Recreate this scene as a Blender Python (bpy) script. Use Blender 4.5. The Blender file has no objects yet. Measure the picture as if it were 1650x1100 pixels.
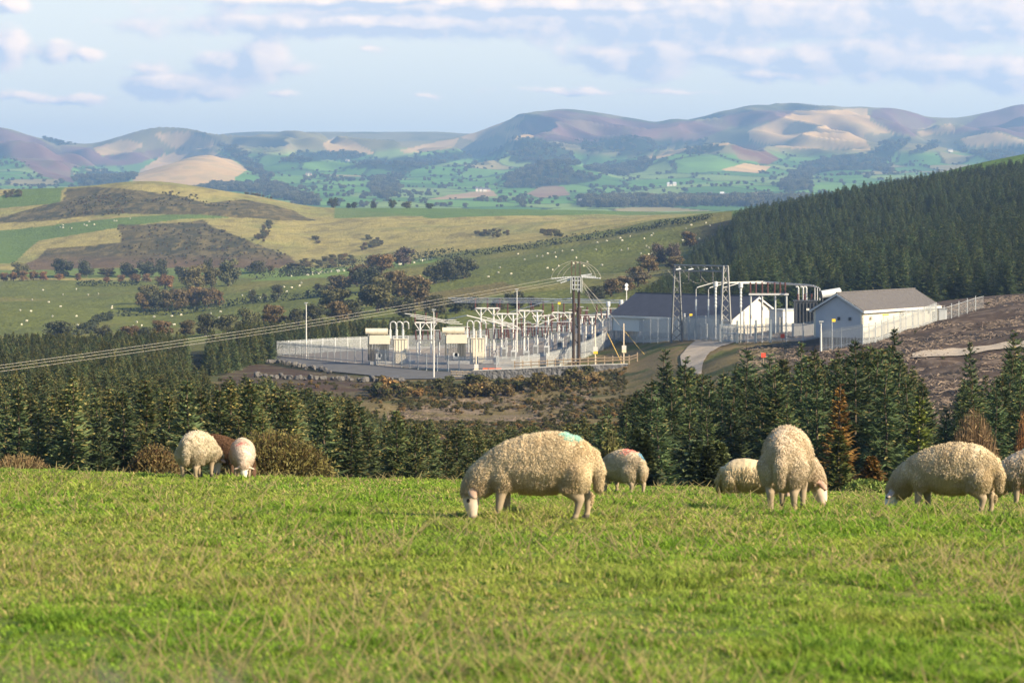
import bpy, bmesh, math, random
import numpy as np
from mathutils import Vector, Matrix

# ------------------------------------------------------------------ camera, sky, sun, exposure
SC = bpy.context.scene
COL = SC.collection
F = 4583.0            # focal length in photograph pixels (100 mm lens)
CX, HY = 825.0, 340.0  # optical axis column and eye level row
SUN_AZ, SUN_EL = -31.0, 27.0      # azimuth from +X (right), negative = towards the camera side
SUN_STRENGTH, SKY_STRENGTH = 5.0, 0.08
HAZE_DENSITY = 1.15e-4
EXPOSURE = 1.2

cam = bpy.data.cameras.new('camera')
cam.lens = 100.0; cam.sensor_width = 36.0
cam.shift_y = -210.0 / 1650.0
cam.clip_start = 0.3; cam.clip_end = 40000.0
cam.dof.use_dof = True; cam.dof.focus_distance = 75.0; cam.dof.aperture_fstop = 6.7
camo = bpy.data.objects.new('camera', cam); COL.objects.link(camo)
camo.location = (0, 0, 0); camo.rotation_euler = (math.radians(90), 0, 0)
SC.camera = camo
SC.view_settings.view_transform = 'Standard'
SC.view_settings.look = 'None'
SC.view_settings.exposure = EXPOSURE
SC.view_settings.gamma = 1.0
SC.cycles.volume_bounces = 1
SC.cycles.max_bounces = 6
SC.cycles.use_denoising = True

a_, e_ = math.radians(SUN_AZ), math.radians(SUN_EL)
SUN = Vector((math.cos(a_) * math.cos(e_), math.sin(a_) * math.cos(e_), math.sin(e_)))
sl = bpy.data.lights.new('sun', 'SUN'); sl.energy = SUN_STRENGTH; sl.angle = math.radians(0.5)
sl.color = (1.0, 0.83, 0.57)
so = bpy.data.objects.new('sun', sl); COL.objects.link(so)
so.rotation_euler = (-SUN).to_track_quat('-Z', 'Y').to_euler()
so.location = SUN * 600

world = bpy.data.worlds.new('World'); SC.world = world; world.use_nodes = True
def build_world():
    nt = world.node_tree; N, L = nt.nodes, nt.links
    N.clear()
    out = N.new('ShaderNodeOutputWorld'); bg = N.new('ShaderNodeBackground')
    sky = N.new('ShaderNodeTexSky'); sky.sky_type = 'NISHITA'; sky.sun_disc = False
    sky.sun_elevation = e_; sky.sun_rotation = math.radians(90 - SUN_AZ)
    sky.altitude = 250; sky.air_density = 1.0; sky.dust_density = 0.6; sky.ozone_density = 2.5
    bg.inputs['Strength'].default_value = SKY_STRENGTH
    tc = N.new('ShaderNodeTexCoord'); sep = N.new('ShaderNodeSeparateXYZ')
    L.new(tc.outputs['Generated'], sep.inputs[0])
    def M(op, a, b=None, clamp=False):
        n = N.new('ShaderNodeMath'); n.operation = op; n.use_clamp = clamp
        for i, v in enumerate((a, b)):
            if v is None: continue
            if isinstance(v, (int, float)): n.inputs[i].default_value = v
            else: L.new(v, n.inputs[i])
        return n.outputs[0]
    ys = M('MAXIMUM', sep.outputs[1], 0.02)
    az = M('DIVIDE', sep.outputs[0], ys); el = M('DIVIDE', sep.outputs[2], ys)
    front = M('GREATER_THAN', sep.outputs[1], 0.05)
    # clouds are placed by bearing and elevation, in hundredths of a degree-like units
    u = M('MULTIPLY', az, 45.83); v = M('MULTIPLY', el, 45.83)
    comb = N.new('ShaderNodeCombineXYZ'); L.new(u, comb.inputs[0]); L.new(v, comb.inputs[1])
    clouds = [  # px, py, rx, ry, weight
        (640,42,400,18,1.1),(1120,34,430,36,1.2),(1520,26,260,46,1.2),(900,12,560,16,1.1),(620,2,320,9,1.),
        (1060,88,66,32,1.25),(985,92,80,22,1.0),(1405,86,70,26,1.25),(1310,95,100,24,1.1),(1590,46,60,24,1.1),(1190,92,110,20,.9),
        (1510,112,190,22,1.),(1640,120,90,24,1.),(1250,118,120,14,.7),
        (12,76,38,28,1.2),(88,84,36,13,.95),(142,86,30,10,.8),(290,138,96,20,1.1),(412,98,58,30,1.25),(372,106,90,22,.9),(335,148,64,12,1.),
        (34,156,56,10,.8),(130,160,64,8,.7),(16,8,34,14,1.),(468,112,44,10,.6),(250,108,60,10,.5),
        (930,146,140,6,.55),(455,148,30,5,.6),(690,153,22,5,.6),(590,78,40,8,.5),(1100,150,60,4,.4)]
    g = bpy.data.node_groups.new('cloud_cover', 'ShaderNodeTree')
    g.interface.new_socket('P', in_out='INPUT', socket_type='NodeSocketVector')
    g.interface.new_socket('D', in_out='OUTPUT', socket_type='NodeSocketFloat')
    gn, gl = g.nodes, g.links
    gi, go = gn.new('NodeGroupInput'), gn.new('NodeGroupOutput')
    nz = gn.new('ShaderNodeTexNoise'); nz.inputs['Scale'].default_value = 1.7; nz.inputs['Detail'].default_value = 6; nz.inputs['Roughness'].default_value = .52
    mp = gn.new('ShaderNodeMapping'); mp.inputs['Scale'].default_value = (0.85, 1.25, 1)
    gl.new(gi.outputs[0], mp.inputs[0]); gl.new(mp.outputs[0], nz.inputs['Vector'])
    w = gn.new('ShaderNodeVectorMath'); w.operation = 'MULTIPLY_ADD'
    sb = gn.new('ShaderNodeVectorMath'); sb.operation = 'SUBTRACT'; gl.new(nz.outputs['Color'], sb.inputs[0]); sb.inputs[1].default_value = (.5, .5, .5)
    gl.new(sb.outputs[0], w.inputs[0]); w.inputs[1].default_value = (.55, .34, 0); gl.new(gi.outputs[0], w.inputs[2])
    last = None
    for (px, py, rx, ry, wt) in clouds:
        s = gn.new('ShaderNodeVectorMath'); s.operation = 'SUBTRACT'; gl.new(w.outputs[0], s.inputs[0]); s.inputs[1].default_value = ((px - CX) / 100, (HY - py) / 100, 0)
        m = gn.new('ShaderNodeVectorMath'); m.operation = 'MULTIPLY'; gl.new(s.outputs[0], m.inputs[0]); m.inputs[1].default_value = (100 / (rx * 1.3), 100 / (ry * 1.6), 0)
        ln = gn.new('ShaderNodeVectorMath'); ln.operation = 'LENGTH'; gl.new(m.outputs[0], ln.inputs[0])
        q = gn.new('ShaderNodeMath'); q.operation = 'MULTIPLY_ADD'; gl.new(ln.outputs['Value'], q.inputs[0]); q.inputs[1].default_value = -wt; q.inputs[2].default_value = wt
        if last is None: last = q.outputs[0]
        else:
            x = gn.new('ShaderNodeMath'); x.operation = 'SMOOTH_MAX'; x.inputs[2].default_value = .25; gl.new(last, x.inputs[0]); gl.new(q.outputs[0], x.inputs[1]); last = x.outputs[0]
    nn = gn.new('ShaderNodeMath'); nn.operation = 'MULTIPLY_ADD'; gl.new(nz.outputs[0], nn.inputs[0]); nn.inputs[1].default_value = 1.3
    nn.inputs[2].default_value = -.65
    ad = gn.new('ShaderNodeMath'); ad.operation = 'ADD'; gl.new(nn.outputs[0], ad.inputs[0]); gl.new(last, ad.inputs[1])
    gl.new(ad.outputs[0], go.inputs[0])
    def cover(off):
        a = N.new('ShaderNodeVectorMath'); a.operation = 'ADD'; L.new(comb.outputs[0], a.inputs[0]); a.inputs[1].default_value = off
        k = N.new('ShaderNodeGroup'); k.node_tree = g; L.new(a.outputs[0], k.inputs[0]); return k.outputs[0]
    d0 = cover((0, 0, 0)); d1 = cover((.20, .08, 0))
    mask = N.new('ShaderNodeMapRange'); mask.interpolation_type = 'SMOOTHSTEP'
    mask.inputs[1].default_value = .02; mask.inputs[2].default_value = .52; L.new(d0, mask.inputs[0]); mask.inputs[4].default_value = .92
    lit = M('MULTIPLY_ADD', M('SUBTRACT', d0, d1), 1.25, True); N[-1].inputs[2].default_value = .30
    thick = M('MULTIPLY_ADD', d0, -.30); N[-1].inputs[2].default_value = .1
    lit = M('ADD', lit, thick, True)
    cr = N.new('ShaderNodeMix'); cr.data_type = 'RGBA'; L.new(lit, cr.inputs[0])
    k = 1.0 / SKY_STRENGTH / 2 ** EXPOSURE
    cr.inputs[6].default_value = (.76 * k, .83 * k, .97 * k, 1); cr.inputs[7].default_value = (1.75 * k, 1.38 * k, 1.10 * k, 1)
    # hazy band low over the horizon
    hz = N.new('ShaderNodeMapRange'); hz.inputs[1].default_value = 0.06; hz.inputs[2].default_value = .30; L.new(el, hz.inputs[0]); hz.inputs[3].default_value = .85; hz.inputs[4].default_value = .0
    hm = N.new('ShaderNodeMix'); hm.data_type = 'RGBA'
    L.new(M('MULTIPLY', hz.outputs[0], front), hm.inputs[0]); L.new(sky.outputs[0], hm.inputs[6]); hm.inputs[7].default_value = (1.16 * k, 1.14 * k, 1.03 * k, 1)
    mx = N.new('ShaderNodeMix'); mx.data_type = 'RGBA'
    L.new(M('MULTIPLY', mask.outputs[0], front), mx.inputs[0]); L.new(hm.outputs[2], mx.inputs[6]); L.new(cr.outputs[2], mx.inputs[7])
    L.new(mx.outputs[2], bg.inputs['Color']); L.new(bg.outputs[0], out.inputs['Surface'])
build_world()

# ------------------------------------------------------------------ helpers
rng = np.random.default_rng(7)
R = random.Random(11)

def _hash(ix, iy, seed):
    h = (ix.astype(np.int64) * 374761393 + iy.astype(np.int64) * 668265263 + seed * 974711) & 0xffffffff
    h = ((h ^ (h >> 13)) * 1274126177) & 0xffffffff
    return ((h ^ (h >> 16)) & 0xffff) / 65535.0
def vnoise(x, y, seed=0):
    x = np.asarray(x, float); y = np.asarray(y, float)
    ix, iy = np.floor(x), np.floor(y); fx, fy = x - ix, y - iy
    fx = fx * fx * (3 - 2 * fx); fy = fy * fy * (3 - 2 * fy)
    a = _hash(ix, iy, seed); b = _hash(ix + 1, iy, seed); c = _hash(ix, iy + 1, seed); d = _hash(ix + 1, iy + 1, seed)
    return (a * (1 - fx) + b * fx) * (1 - fy) + (c * (1 - fx) + d * fx) * fy
def fbm(x, y, seed=0, oct=4, rough=.5):
    s = 0; amp = 1; tot = 0
    for o in range(oct):
        s = s + amp * vnoise(x * 2 ** o, y * 2 ** o, seed + o * 17); tot += amp; amp *= rough
    return s / tot
def sstep(a, b, x): t = np.clip((x - a) / (b - a), 0, 1); return t * t * (3 - 2 * t)

def P(px, py, d): return Vector(((px - CX) / F * d, d, -(py - HY) / F * d))

def pchip(xk, Y, xq):
    xk = np.asarray(xk, float); h = np.diff(xk)[:, None]; dl = np.diff(Y, axis=0) / h
    m = np.zeros_like(Y); m[0] = dl[0]; m[-1] = dl[-1]
    w1 = 2 * h[1:] + h[:-1]; w2 = h[1:] + 2 * h[:-1]
    same = (dl[:-1] * dl[1:]) > 0
    with np.errstate(divide='ignore', invalid='ignore'):
        hm = (w1 + w2) / (w1 / dl[:-1] + w2 / dl[1:])
    m[1:-1] = np.where(same, np.nan_to_num(hm), 0)
    i = np.clip(np.searchsorted(xk, xq) - 1, 0, len(xk) - 2)
    hh = h[i]; t = ((xq - xk[i])[:, None]) / hh
    return ((1 + 2 * t) * (1 - t) ** 2 * Y[i] + t * (1 - t) ** 2 * hh * m[i] + t * t * (3 - 2 * t) * Y[i + 1] + t * t * (t - 1) * hh * m[i + 1])

class Sheet:
    """terrain lofted through measured rows: each row is a distance and the heights along it"""
    def __init__(s, xs, rows, relief=None):
        s.relief = relief
        D = [r[0] for r in rows]
        Z = []
        for d, kind, vals in rows:
            vals = np.asarray(vals, float) if np.ndim(vals) else np.full(len(xs), float(vals))
            Z.append(vals if kind == 'z' else -(vals - HY) / F * d)
        Z = np.array(Z)
        s.xq = np.linspace(xs[0], xs[-1], 260)
        Zx = pchip(xs, Z.T, s.xq).T
        s.ld = np.linspace(math.log(D[0]), math.log(D[-1]), 500)
        s.T = pchip(D, Zx, np.exp(s.ld).clip(D[0], D[-1]))
    def z(s, X, Y):
        X = np.asarray(X, float); Y = np.asarray(Y, float)
        Yc = np.clip(Y, math.exp(s.ld[0]) + 1e-6, math.exp(s.ld[-1]) - 1e-6)
        fx = np.clip((CX + F * X / Yc - s.xq[0]) / (s.xq[1] - s.xq[0]), 0, len(s.xq) - 1.001)
        fy = np.clip((np.log(Yc) - s.ld[0]) / (s.ld[1] - s.ld[0]), 0, len(s.ld) - 1.001)
        i, j = fx.astype(int), fy.astype(int); u, v = fx - i, fy - j
        z = (s.T[j, i] * (1 - u) + s.T[j, i + 1] * u) * (1 - v) + (s.T[j + 1, i] * (1 - u) + s.T[j + 1, i + 1] * u) * v
        if s.relief: z = z + s.relief(X, Y)
        return z
    def g(s, X, Y): return float(s.z(np.array([X]), np.array([Y]))[0])
    def at(s, px, d, dz=0): X = (px - CX) / F * d; return Vector((X, d, s.g(X, d) + dz))

def new_mesh(name, V, faces, mat=None, col=None, parent=None, smooth=False):
    """faces: int array (n,3) or (n,4), or list of such arrays"""
    me = bpy.data.meshes.new(name)
    V = np.asarray(V, np.float32)
    fl = faces if isinstance(faces, list) else [faces]
    fl = [np.asarray(f, np.int32) for f in fl if len(f)]
    me.vertices.add(len(V)); me.vertices.foreach_set('co', V.ravel())
    if fl:
        loops = np.concatenate([f.ravel() for f in fl]); tot = np.concatenate([np.full(len(f), f.shape[1], np.int32) for f in fl])
        start = np.concatenate([[0], np.cumsum(tot)[:-1]]).astype(np.int32)
        me.loops.add(len(loops)); me.loops.foreach_set('vertex_index', loops)
        me.polygons.add(len(tot)); me.polygons.foreach_set('loop_start', start); me.polygons.foreach_set('loop_total', tot)
        if smooth: me.polygons.foreach_set('use_smooth', np.ones(len(tot), bool))
    me.update(calc_edges=True)
    if col is not None:
        at = me.color_attributes.new('Col', 'FLOAT_COLOR', 'POINT')
        c = np.ones((len(V), 4), np.float32); c[:, :3] = col
        at.data.foreach_set('color', c.ravel())
    if mat: me.materials.append(mat)
    o = bpy.data.objects.new(name, me); COL.objects.link(o)
    if parent: o.parent = parent
    return o

def tag(o, label=None, cat=None, group=None, kind=None):
    if label: o['label'] = label
    if cat: o['category'] = cat
    if group: o['group'] = group
    if kind: o['kind'] = kind
    return o
def thing(name, label, cat, loc=(0, 0, 0), rz=0.0, group=None):
    o = bpy.data.objects.new(name, None); COL.objects.link(o); o.empty_display_size = .2
    o.location = loc; o.rotation_euler = (0, 0, rz)
    return tag(o, label, cat, group)
def dup(root, loc, rz=0.0, scale=(1, 1, 1), label=None, group=None):
    r = root.copy(); COL.objects.link(r); r.location = loc; r.rotation_euler = (0, 0, rz); r.scale = scale
    if label: r['label'] = label
    if group: r['group'] = group
    for ch in list(root.children):
        c = ch.copy(); COL.objects.link(c); c.parent = r
        for g in ch.children:
            d = g.copy(); COL.objects.link(d); d.parent = c
    return r

class MB:
    """collects simple shaped pieces and links them as one mesh"""
    def __init__(s, origin=(0, 0, 0)): s.v = []; s.f = []; s.o = Vector(origin)
    def add(s, vs, fs):
        n = len(s.v); s.v += [tuple(Vector(p) - s.o) for p in vs]; s.f += [tuple(i + n for i in f) for f in fs]
    def box(s, c, size, rz=0.0, top=1.0):
        c = Vector(c); hx, hy, hz = size[0] / 2, size[1] / 2, size[2] / 2; m = Matrix.Rotation(rz, 3, 'Z')
        vs = [c + m @ Vector((x * hx * (top if z > 0 else 1), y * hy * (top if z > 0 else 1), z * hz)) for z in (-1, 1) for x, y in ((-1, -1), (1, -1), (1, 1), (-1, 1))]
        s.add(vs, [(3, 2, 1, 0), (4, 5, 6, 7), (0, 1, 5, 4), (1, 2, 6, 5), (2, 3, 7, 6), (3, 0, 4, 7)])
    def tube(s, pts, r, n=6, r2=None, caps=True):
        pts = [Vector(p) for p in pts]; rings = []
        for i, p in enumerate(pts):
            t = (pts[min(i + 1, len(pts) - 1)] - pts[max(i - 1, 0)]).normalized()
            a = Vector((0, 0, 1)) if abs(t.z) < .9 else Vector((1, 0, 0))
            x = t.cross(a).normalized(); y = t.cross(x).normalized()
            rr = r if r2 is None else r + (r2 - r) * i / max(1, len(pts) - 1)
            if isinstance(r, (list, tuple)): rr = r[i]
            rings.append([p + (x * math.cos(2 * math.pi * k / n) + y * math.sin(2 * math.pi * k / n)) * rr for k in range(n)])
        vs = [q for ring in rings for q in ring]; fs = []
        for i in range(len(pts) - 1):
            for k in range(n): fs.append((i * n + k, i * n + (k + 1) % n, (i + 1) * n + (k + 1) % n, (i + 1) * n + k))
        if caps: fs.append(tuple(range(n))[::-1]); fs.append(tuple((len(pts) - 1) * n + k for k in range(n)))
        s.add(vs, fs)
    def bar(s, p, q, w, h=None): s.tube([p, q], w * .72, 4)
    def insulator(s, p, q, r, sheds=6):
        p, q = Vector(p), Vector(q); pts = []; rr = []
        for i in range(sheds * 2 + 1):
            pts.append(p.lerp(q, i / (sheds * 2))); rr.append(r if i % 2 else r * .62)
        s.tube(pts, rr, 7)
    def prism(s, poly, vec):
        poly = [Vector(p) for p in poly]; vec = Vector(vec); n = len(poly)
        s.add(poly + [p + vec for p in poly], [tuple(range(n))[::-1], tuple(range(n, 2 * n))] + [(i, (i + 1) % n, n + (i + 1) % n, n + i) for i in range(n)])
    def build(s, name, mat, parent=None, smooth=False):
        me = bpy.data.meshes.new(name); me.from_pydata(s.v, [], s.f); me.materials.append(mat)
        bm = bmesh.new(); bm.from_mesh(me); bmesh.ops.recalc_face_normals(bm, faces=bm.faces); bm.to_mesh(me); bm.free()
        if smooth:
            for p in me.polygons: p.use_smooth = True
        o = bpy.data.objects.new(name, me); COL.objects.link(o)
        if parent: o.parent = parent
        return o

# ------------------------------------------------------------------ materials
MATS = {}
def mat(name, color, rough=.7, var=.25, scale=8.0, metal=0.0, attr=False, rand=0.0, trans=0.0, bump=0.0, bscale=30.0, spec=.3, coord='Object', tint=None):
    if name in MATS: return MATS[name]
    m = bpy.data.materials.new(name); m.use_nodes = True; nt = m.node_tree; N, L = nt.nodes, nt.links
    b = N['Principled BSDF']; b.inputs['Roughness'].default_value = rough; b.inputs['Metallic'].default_value = metal
    b.inputs['Specular IOR Level'].default_value = spec
    tc = N.new('ShaderNodeTexCoord')
    nz = N.new('ShaderNodeTexNoise'); nz.inputs['Scale'].default_value = scale; nz.inputs['Detail'].default_value = 6; nz.inputs['Roughness'].default_value = .65
    L.new(tc.outputs[coord], nz.inputs['Vector'])
    mr = N.new('ShaderNodeMapRange'); mr.inputs[1].default_value = .25; mr.inputs[2].default_value = .75; mr.inputs[3].default_value = 1 - var; mr.inputs[4].default_value = 1 + var
    L.new(nz.outputs[0], mr.inputs[0])
    fac = mr.outputs[0]
    if rand:
        oi = N.new('ShaderNodeObjectInfo'); r2 = N.new('ShaderNodeMapRange'); r2.inputs[3].default_value = 1 - rand; r2.inputs[4].default_value = 1 + rand
        L.new(oi.outputs['Random'], r2.inputs[0]); mm = N.new('ShaderNodeMath'); mm.operation = 'MULTIPLY'; L.new(fac, mm.inputs[0]); L.new(r2.outputs[0], mm.inputs[1]); fac = mm.outputs[0]
    vm = N.new('ShaderNodeVectorMath'); vm.operation = 'SCALE'
    if attr:
        at = N.new('ShaderNodeAttribute'); at.attribute_name = 'Col'; src = at.outputs['Color']
    else:
        rgb = N.new('ShaderNodeRGB'); rgb.outputs[0].default_value = (*color, 1); src = rgb.outputs[0]
    if tint:
        oi2 = N.new('ShaderNodeObjectInfo'); wn = N.new('ShaderNodeTexWhiteNoise'); wn.noise_dimensions = '1D'; L.new(oi2.outputs['Random'], wn.inputs['W'])
        cr = N.new('ShaderNodeMix'); cr.data_type = 'RGBA'; cr.blend_type = 'MULTIPLY'; L.new(wn.outputs['Value'], cr.inputs[0]); L.new(src, cr.inputs[6]); cr.inputs[7].default_value = (*tint, 1); src = cr.outputs[2]
    L.new(src, vm.inputs[0]); L.new(fac, vm.inputs['Scale']); L.new(vm.outputs[0], b.inputs['Base Color'])
    if bump:
        n2 = N.new('ShaderNodeTexNoise'); n2.inputs['Scale'].default_value = bscale; n2.inputs['Detail'].default_value = 4; L.new(tc.outputs[coord], n2.inputs['Vector'])
        bp = N.new('ShaderNodeBump'); bp.inputs['Strength'].default_value = bump; bp.inputs['Distance'].default_value = .5 / bscale * 4; L.new(n2.outputs[0], bp.inputs['Height']); L.new(bp.outputs[0], b.inputs['Normal'])
    if trans:
        t = N.new('ShaderNodeBsdfTranslucent'); L.new(vm.outputs[0], t.inputs[0]); ms = N.new('ShaderNodeMixShader'); ms.inputs[0].default_value = trans
        L.new(b.outputs[0], ms.inputs[1]); L.new(t.outputs[0], ms.inputs[2]); L.new(ms.outputs[0], N['Material Output'].inputs[0])
    MATS[name] = m
    return m
# ------------------------------------------------------------------ terrain
XS = [-700, 0, 250, 447, 700, 825, 1000, 1100, 1200, 1400, 1650, 2350]
def rel_a(X, Y):
    near = 1 - sstep(58, 75, Y)
    r = near * ((fbm(X * .55, Y * .55, 3, 3) - .5) * .06 + (fbm(X * 2.3, Y * 2.3, 5, 3) - .5) * .05 + (fbm(X * .16, Y * .16, 9, 2) - .5) * .07)
    far = sstep(70, 110, Y) * (1 - sstep(360, 380, Y))
    return r + far * ((fbm(X * .08, Y * .08, 13, 4) - .5) * 2.2)
SA = Sheet(XS, [
    (0.8, 'z', -1.18), (4, 'z', -1.32), (10, 'z', -1.66),
    (25, 'y', [805, 813, 820, 826, 833, 836, 837, 837.5, 838, 840, 842, 845]),
    (32, 'y', [785, 793, 800, 806, 813, 816, 817, 818, 819, 822, 825, 828]),
    (40, 'y', [766, 774, 782, 788, 796, 800, 804, 806, 808, 811, 814, 818]),
    (48, 'y', [756, 762, 767, 773, 781, 785, 793, 796.5, 800, 803, 806, 812]),
    (56, 'y', [753, 757, 766, 770, 774, 776, 781, 785, 789, 795, 801, 808]),
    (70, 'y', [790, 795, 798, 800, 805, 808, 815, 820.5, 826, 832, 835, 840]),
    (110, 'z', [-10.5, -11.6, -11.7, -11.8, -12, -12.2, -12.5, -12.65, -12.8, -12.8, -12.4, -11]),
    (200, 'z', [-15, -15.8, -16.4, -17.5, -18.7, -18.7, -18.2, -17.35, -16.5, -15, -14, -12.5]),
    (280, 'z', [-18.5, -19, -19.6, -20.5, -22, -22, -21.6, -20.3, -19, -16.6, -14.6, -12]),
    (345, 'z', [-20.5, -21.5, -22, -22.5, -22.7, -22.6, -21.6, -20, -17.6, -15.4, -13.2, -11]),
    (385, 'z', [-22, -22.8, -23, -23, -23, -22.9, -21.4, -18.5, -17.4, -15.6, -12.6, -10.5]),
    (430, 'z', [-23, -23.2, -23.3, -23.2, -22.5, -22, -18.9, -17.6, -17.4, -15.6, -12.7, -11]),
    (490, 'z', [-25, -25, -24.4, -23.6, -23.2, -22.5, -18.5, -17.5, -17.4, -16, -14.5, -13])], rel_a)
def rel_b(X, Y):
    return (fbm(X * .012, Y * .012, 31, 4) - .5) * 9 * sstep(500, 900, Y) * (1 - sstep(1900, 2000, Y) * .6)
XB = [-700, 0, 120, 230, 400, 520, 700, 900, 1050, 1190, 1350, 1500, 1650, 2350]
SB = Sheet(XB, [
    (478, 'z', [-25.6, -25.6, -25.2, -25, -24.4, -24, -23.6, -22.4, -19.4, -18, -17, -16.3, -15.2, -14]),
    (620, 'y', [575, 566, 560, 556, 545, 538, 530, 519, 500, 470, 447, 428, 408, 340]),
    (900, 'y', [528, 522, 520, 520, 504, 490, 474, 450, 424, 392, 360, 338, 318, 240]),
    (1050, 'y', [505, 497, 495, 492, 478, 464, 440, 412, 386, 362, 330, 306, 284, 205]),
    (1130, 'y', [498, 485, 482, 478, 462, 452, 428, 402, 377, 352, 318, 280, 248, 170]),
    (1230, 'y', [485, 466, 463, 460, 446, 436, 416, 391, 366, 347, 330, 310, 285, 220]),
    (1450, 'y', [450, 440, 438, 436, 426, 418, 400, 378, 358, 349, 345, 345, 340, 330]),
    (1700, 'y', [400, 385, 378, 370, 375, 380, 370, 360, 350, 346, 345, 345, 345, 345]),
    (1880, 'y', [350, 338, 325, 318, 334, 350, 346, 344, 343, 344, 345, 345, 345, 345]),
    (2010, 'y', [325, 306, 301, 293, 314, 333, 335, 337, 340, 344, 346, 346, 346, 346]),
    (2120, 'y', [330, 312, 307, 300, 320, 337, 341, 343, 346, 350, 352, 352, 352, 352]),
    (2500, 'y', [385, 375, 372, 365, 375, 385, 390, 390, 390, 390, 390, 390, 390, 390])], rel_b)
XC = [-900, -300, 0, 60, 100, 140, 200, 260, 300, 345, 420, 520, 600, 700, 760, 800, 850, 905, 960, 1020, 1060, 1100, 1160, 1215, 1280, 1350, 1430, 1465, 1500, 1530, 1600, 1650, 1900, 2500]
SKY = [200, 195, 206, 222, 229, 233, 221, 210, 213, 222, 226, 226, 228, 226, 216, 201, 186, 178, 183, 193, 198, 196, 186, 178, 173, 173, 174, 180, 190, 191, 180, 168, 175, 185]
def lin(pts): return np.interp(XC, [p[0] for p in pts], [p[1] for p in pts])
SKYA = np.array(SKY, float)
back = np.where((np.array(XC) > 340) & (np.array(XC) < 770), np.interp(XC, [345, 420, 520, 600, 700, 760], [219, 214, 214, 213, 213, 217]), SKYA + 16)
back = np.where(np.array(XC) == 60, 222, back); back = np.where(np.array(XC) == 100, 229.5, back)
BUMPS = [(305, 5700, 34, 78, 520), (250, 6700, 12, 60, 400), (545, 6700, 16, 62, 500), (900, 5350, 30, 75, 380), (865, 6300, 18, 40, 350), (1130, 5900, 24, 85, 420), (1175, 6000, 10, 40, 260), (60, 6500, 18, 60, 700), (1600, 6600, 16, 70, 500), (690, 7400, 10, 60, 400), (480, 7600, 10, 80, 400), (960, 7300, -8, 40, 400), (1250, 7500, 8, 60, 300)]
def rel_c(X, Y):
    px = CX + F * X / Y; z = 0
    for (bx, bd, A, sx, sd) in BUMPS:
        z = z + A * bd / F * np.exp(-((px - bx) / sx) ** 2 - ((Y - bd) / sd) ** 2)
    rg = 1 - np.abs(fbm(X * .0021 + .0007 * Y, Y * .0009, 51, 4, .55) * 2 - 1)
    up = sstep(5200, 7000, Y)
    z = z + (rg - .92) * 270 * up * (1 - sstep(7750, 8185, Y)) + (fbm(X * .003, Y * .003, 61, 3) - .5) * 14 * sstep(3500, 5200, Y)
    return z
SCs = Sheet(XC, [
    (2480, 'y', 420), (3200, 'y', 352),
    (3900, 'y', lin([(-900, 325), (0, 322), (700, 326), (1000, 326), (1300, 322), (2500, 320)])),
    (4600, 'y', lin([(-900, 306), (0, 304), (500, 308), (1000, 309), (1300, 303), (1650, 296), (2500, 290)])),
    (5400, 'y', lin([(-900, 290), (0, 288), (300, 290), (420, 287), (700, 288), (1000, 289), (1300, 278), (1650, 272), (2500, 265)])),
    (6200, 'y', lin([(-900, 265), (0, 268), (150, 272), (300, 262), (420, 266), (600, 264), (800, 268), (1000, 264), (1200, 256), (1500, 249), (1650, 245), (2500, 240)])),
    (7200, 'y', lin([(-900, 232), (0, 238), (100, 252), (200, 247), (300, 240), (420, 247), (600, 240), (760, 240), (850, 226), (1000, 230), (1100, 228), (1200, 216), (1350, 209), (1430, 213), (1510, 224), (1600, 212), (1650, 207), (2500, 215)])),
    (8200, 'y', SKYA), (8500, 'y', SKYA + 9),
    (9600, 'y', back), (11500, 'y', back + 40)], rel_c)

def poly_mask(px, py, poly):
    inside = np.zeros(px.shape, bool); n = len(poly)
    for i in range(n):
        x1, y1 = poly[i]; x2, y2 = poly[(i + 1) % n]
        c = ((y1 > py) != (y2 > py))
        with np.errstate(divide='ignore', invalid='ignore'):
            xi = (x2 - x1) * (py - y1) / (y2 - y1 + 1e-12) + x1
        inside ^= c & (px < xi)
    return inside
def fan(sheet, ys, nx, slope, base):
    ys = np.asarray(ys); s = np.linspace(-1, 1, nx)
    X = s[None, :] * (slope * np.abs(ys) + base)[:, None]; Y = np.repeat(ys[:, None], nx, 1)
    Z = sheet.z(X, Y)
    V = np.stack([X, Y, Z], -1).reshape(-1, 3)
    i = np.arange(len(ys) - 1)[:, None] * nx + np.arange(nx - 1)[None, :]
    Fc = np.stack([i, i + 1, i + nx + 1, i + nx], -1).reshape(-1, 4)
    return V, Fc, X.ravel(), Y.ravel(), Z.ravel()
def mixc(c, m, col): m = np.asarray(m, float)[:, None]; return c * (1 - m) + np.asarray(col) * m
def ragged(px, py, poly, X, Y, k, amp, seed):
    """land cover patch with an irregular natural edge"""
    jx = (fbm(X * k, Y * k, seed, 3) - .5) * 2 * amp; jy = (fbm(X * k, Y * k, seed + 9, 3) - .5) * amp
    return poly_mask(px + jx, py + jy, poly)

GROUND = mat('ground_cover', (1, 1, 1), .95, .28, 1.3, attr=True, bump=.25, bscale=3., spec=.1)
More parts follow.
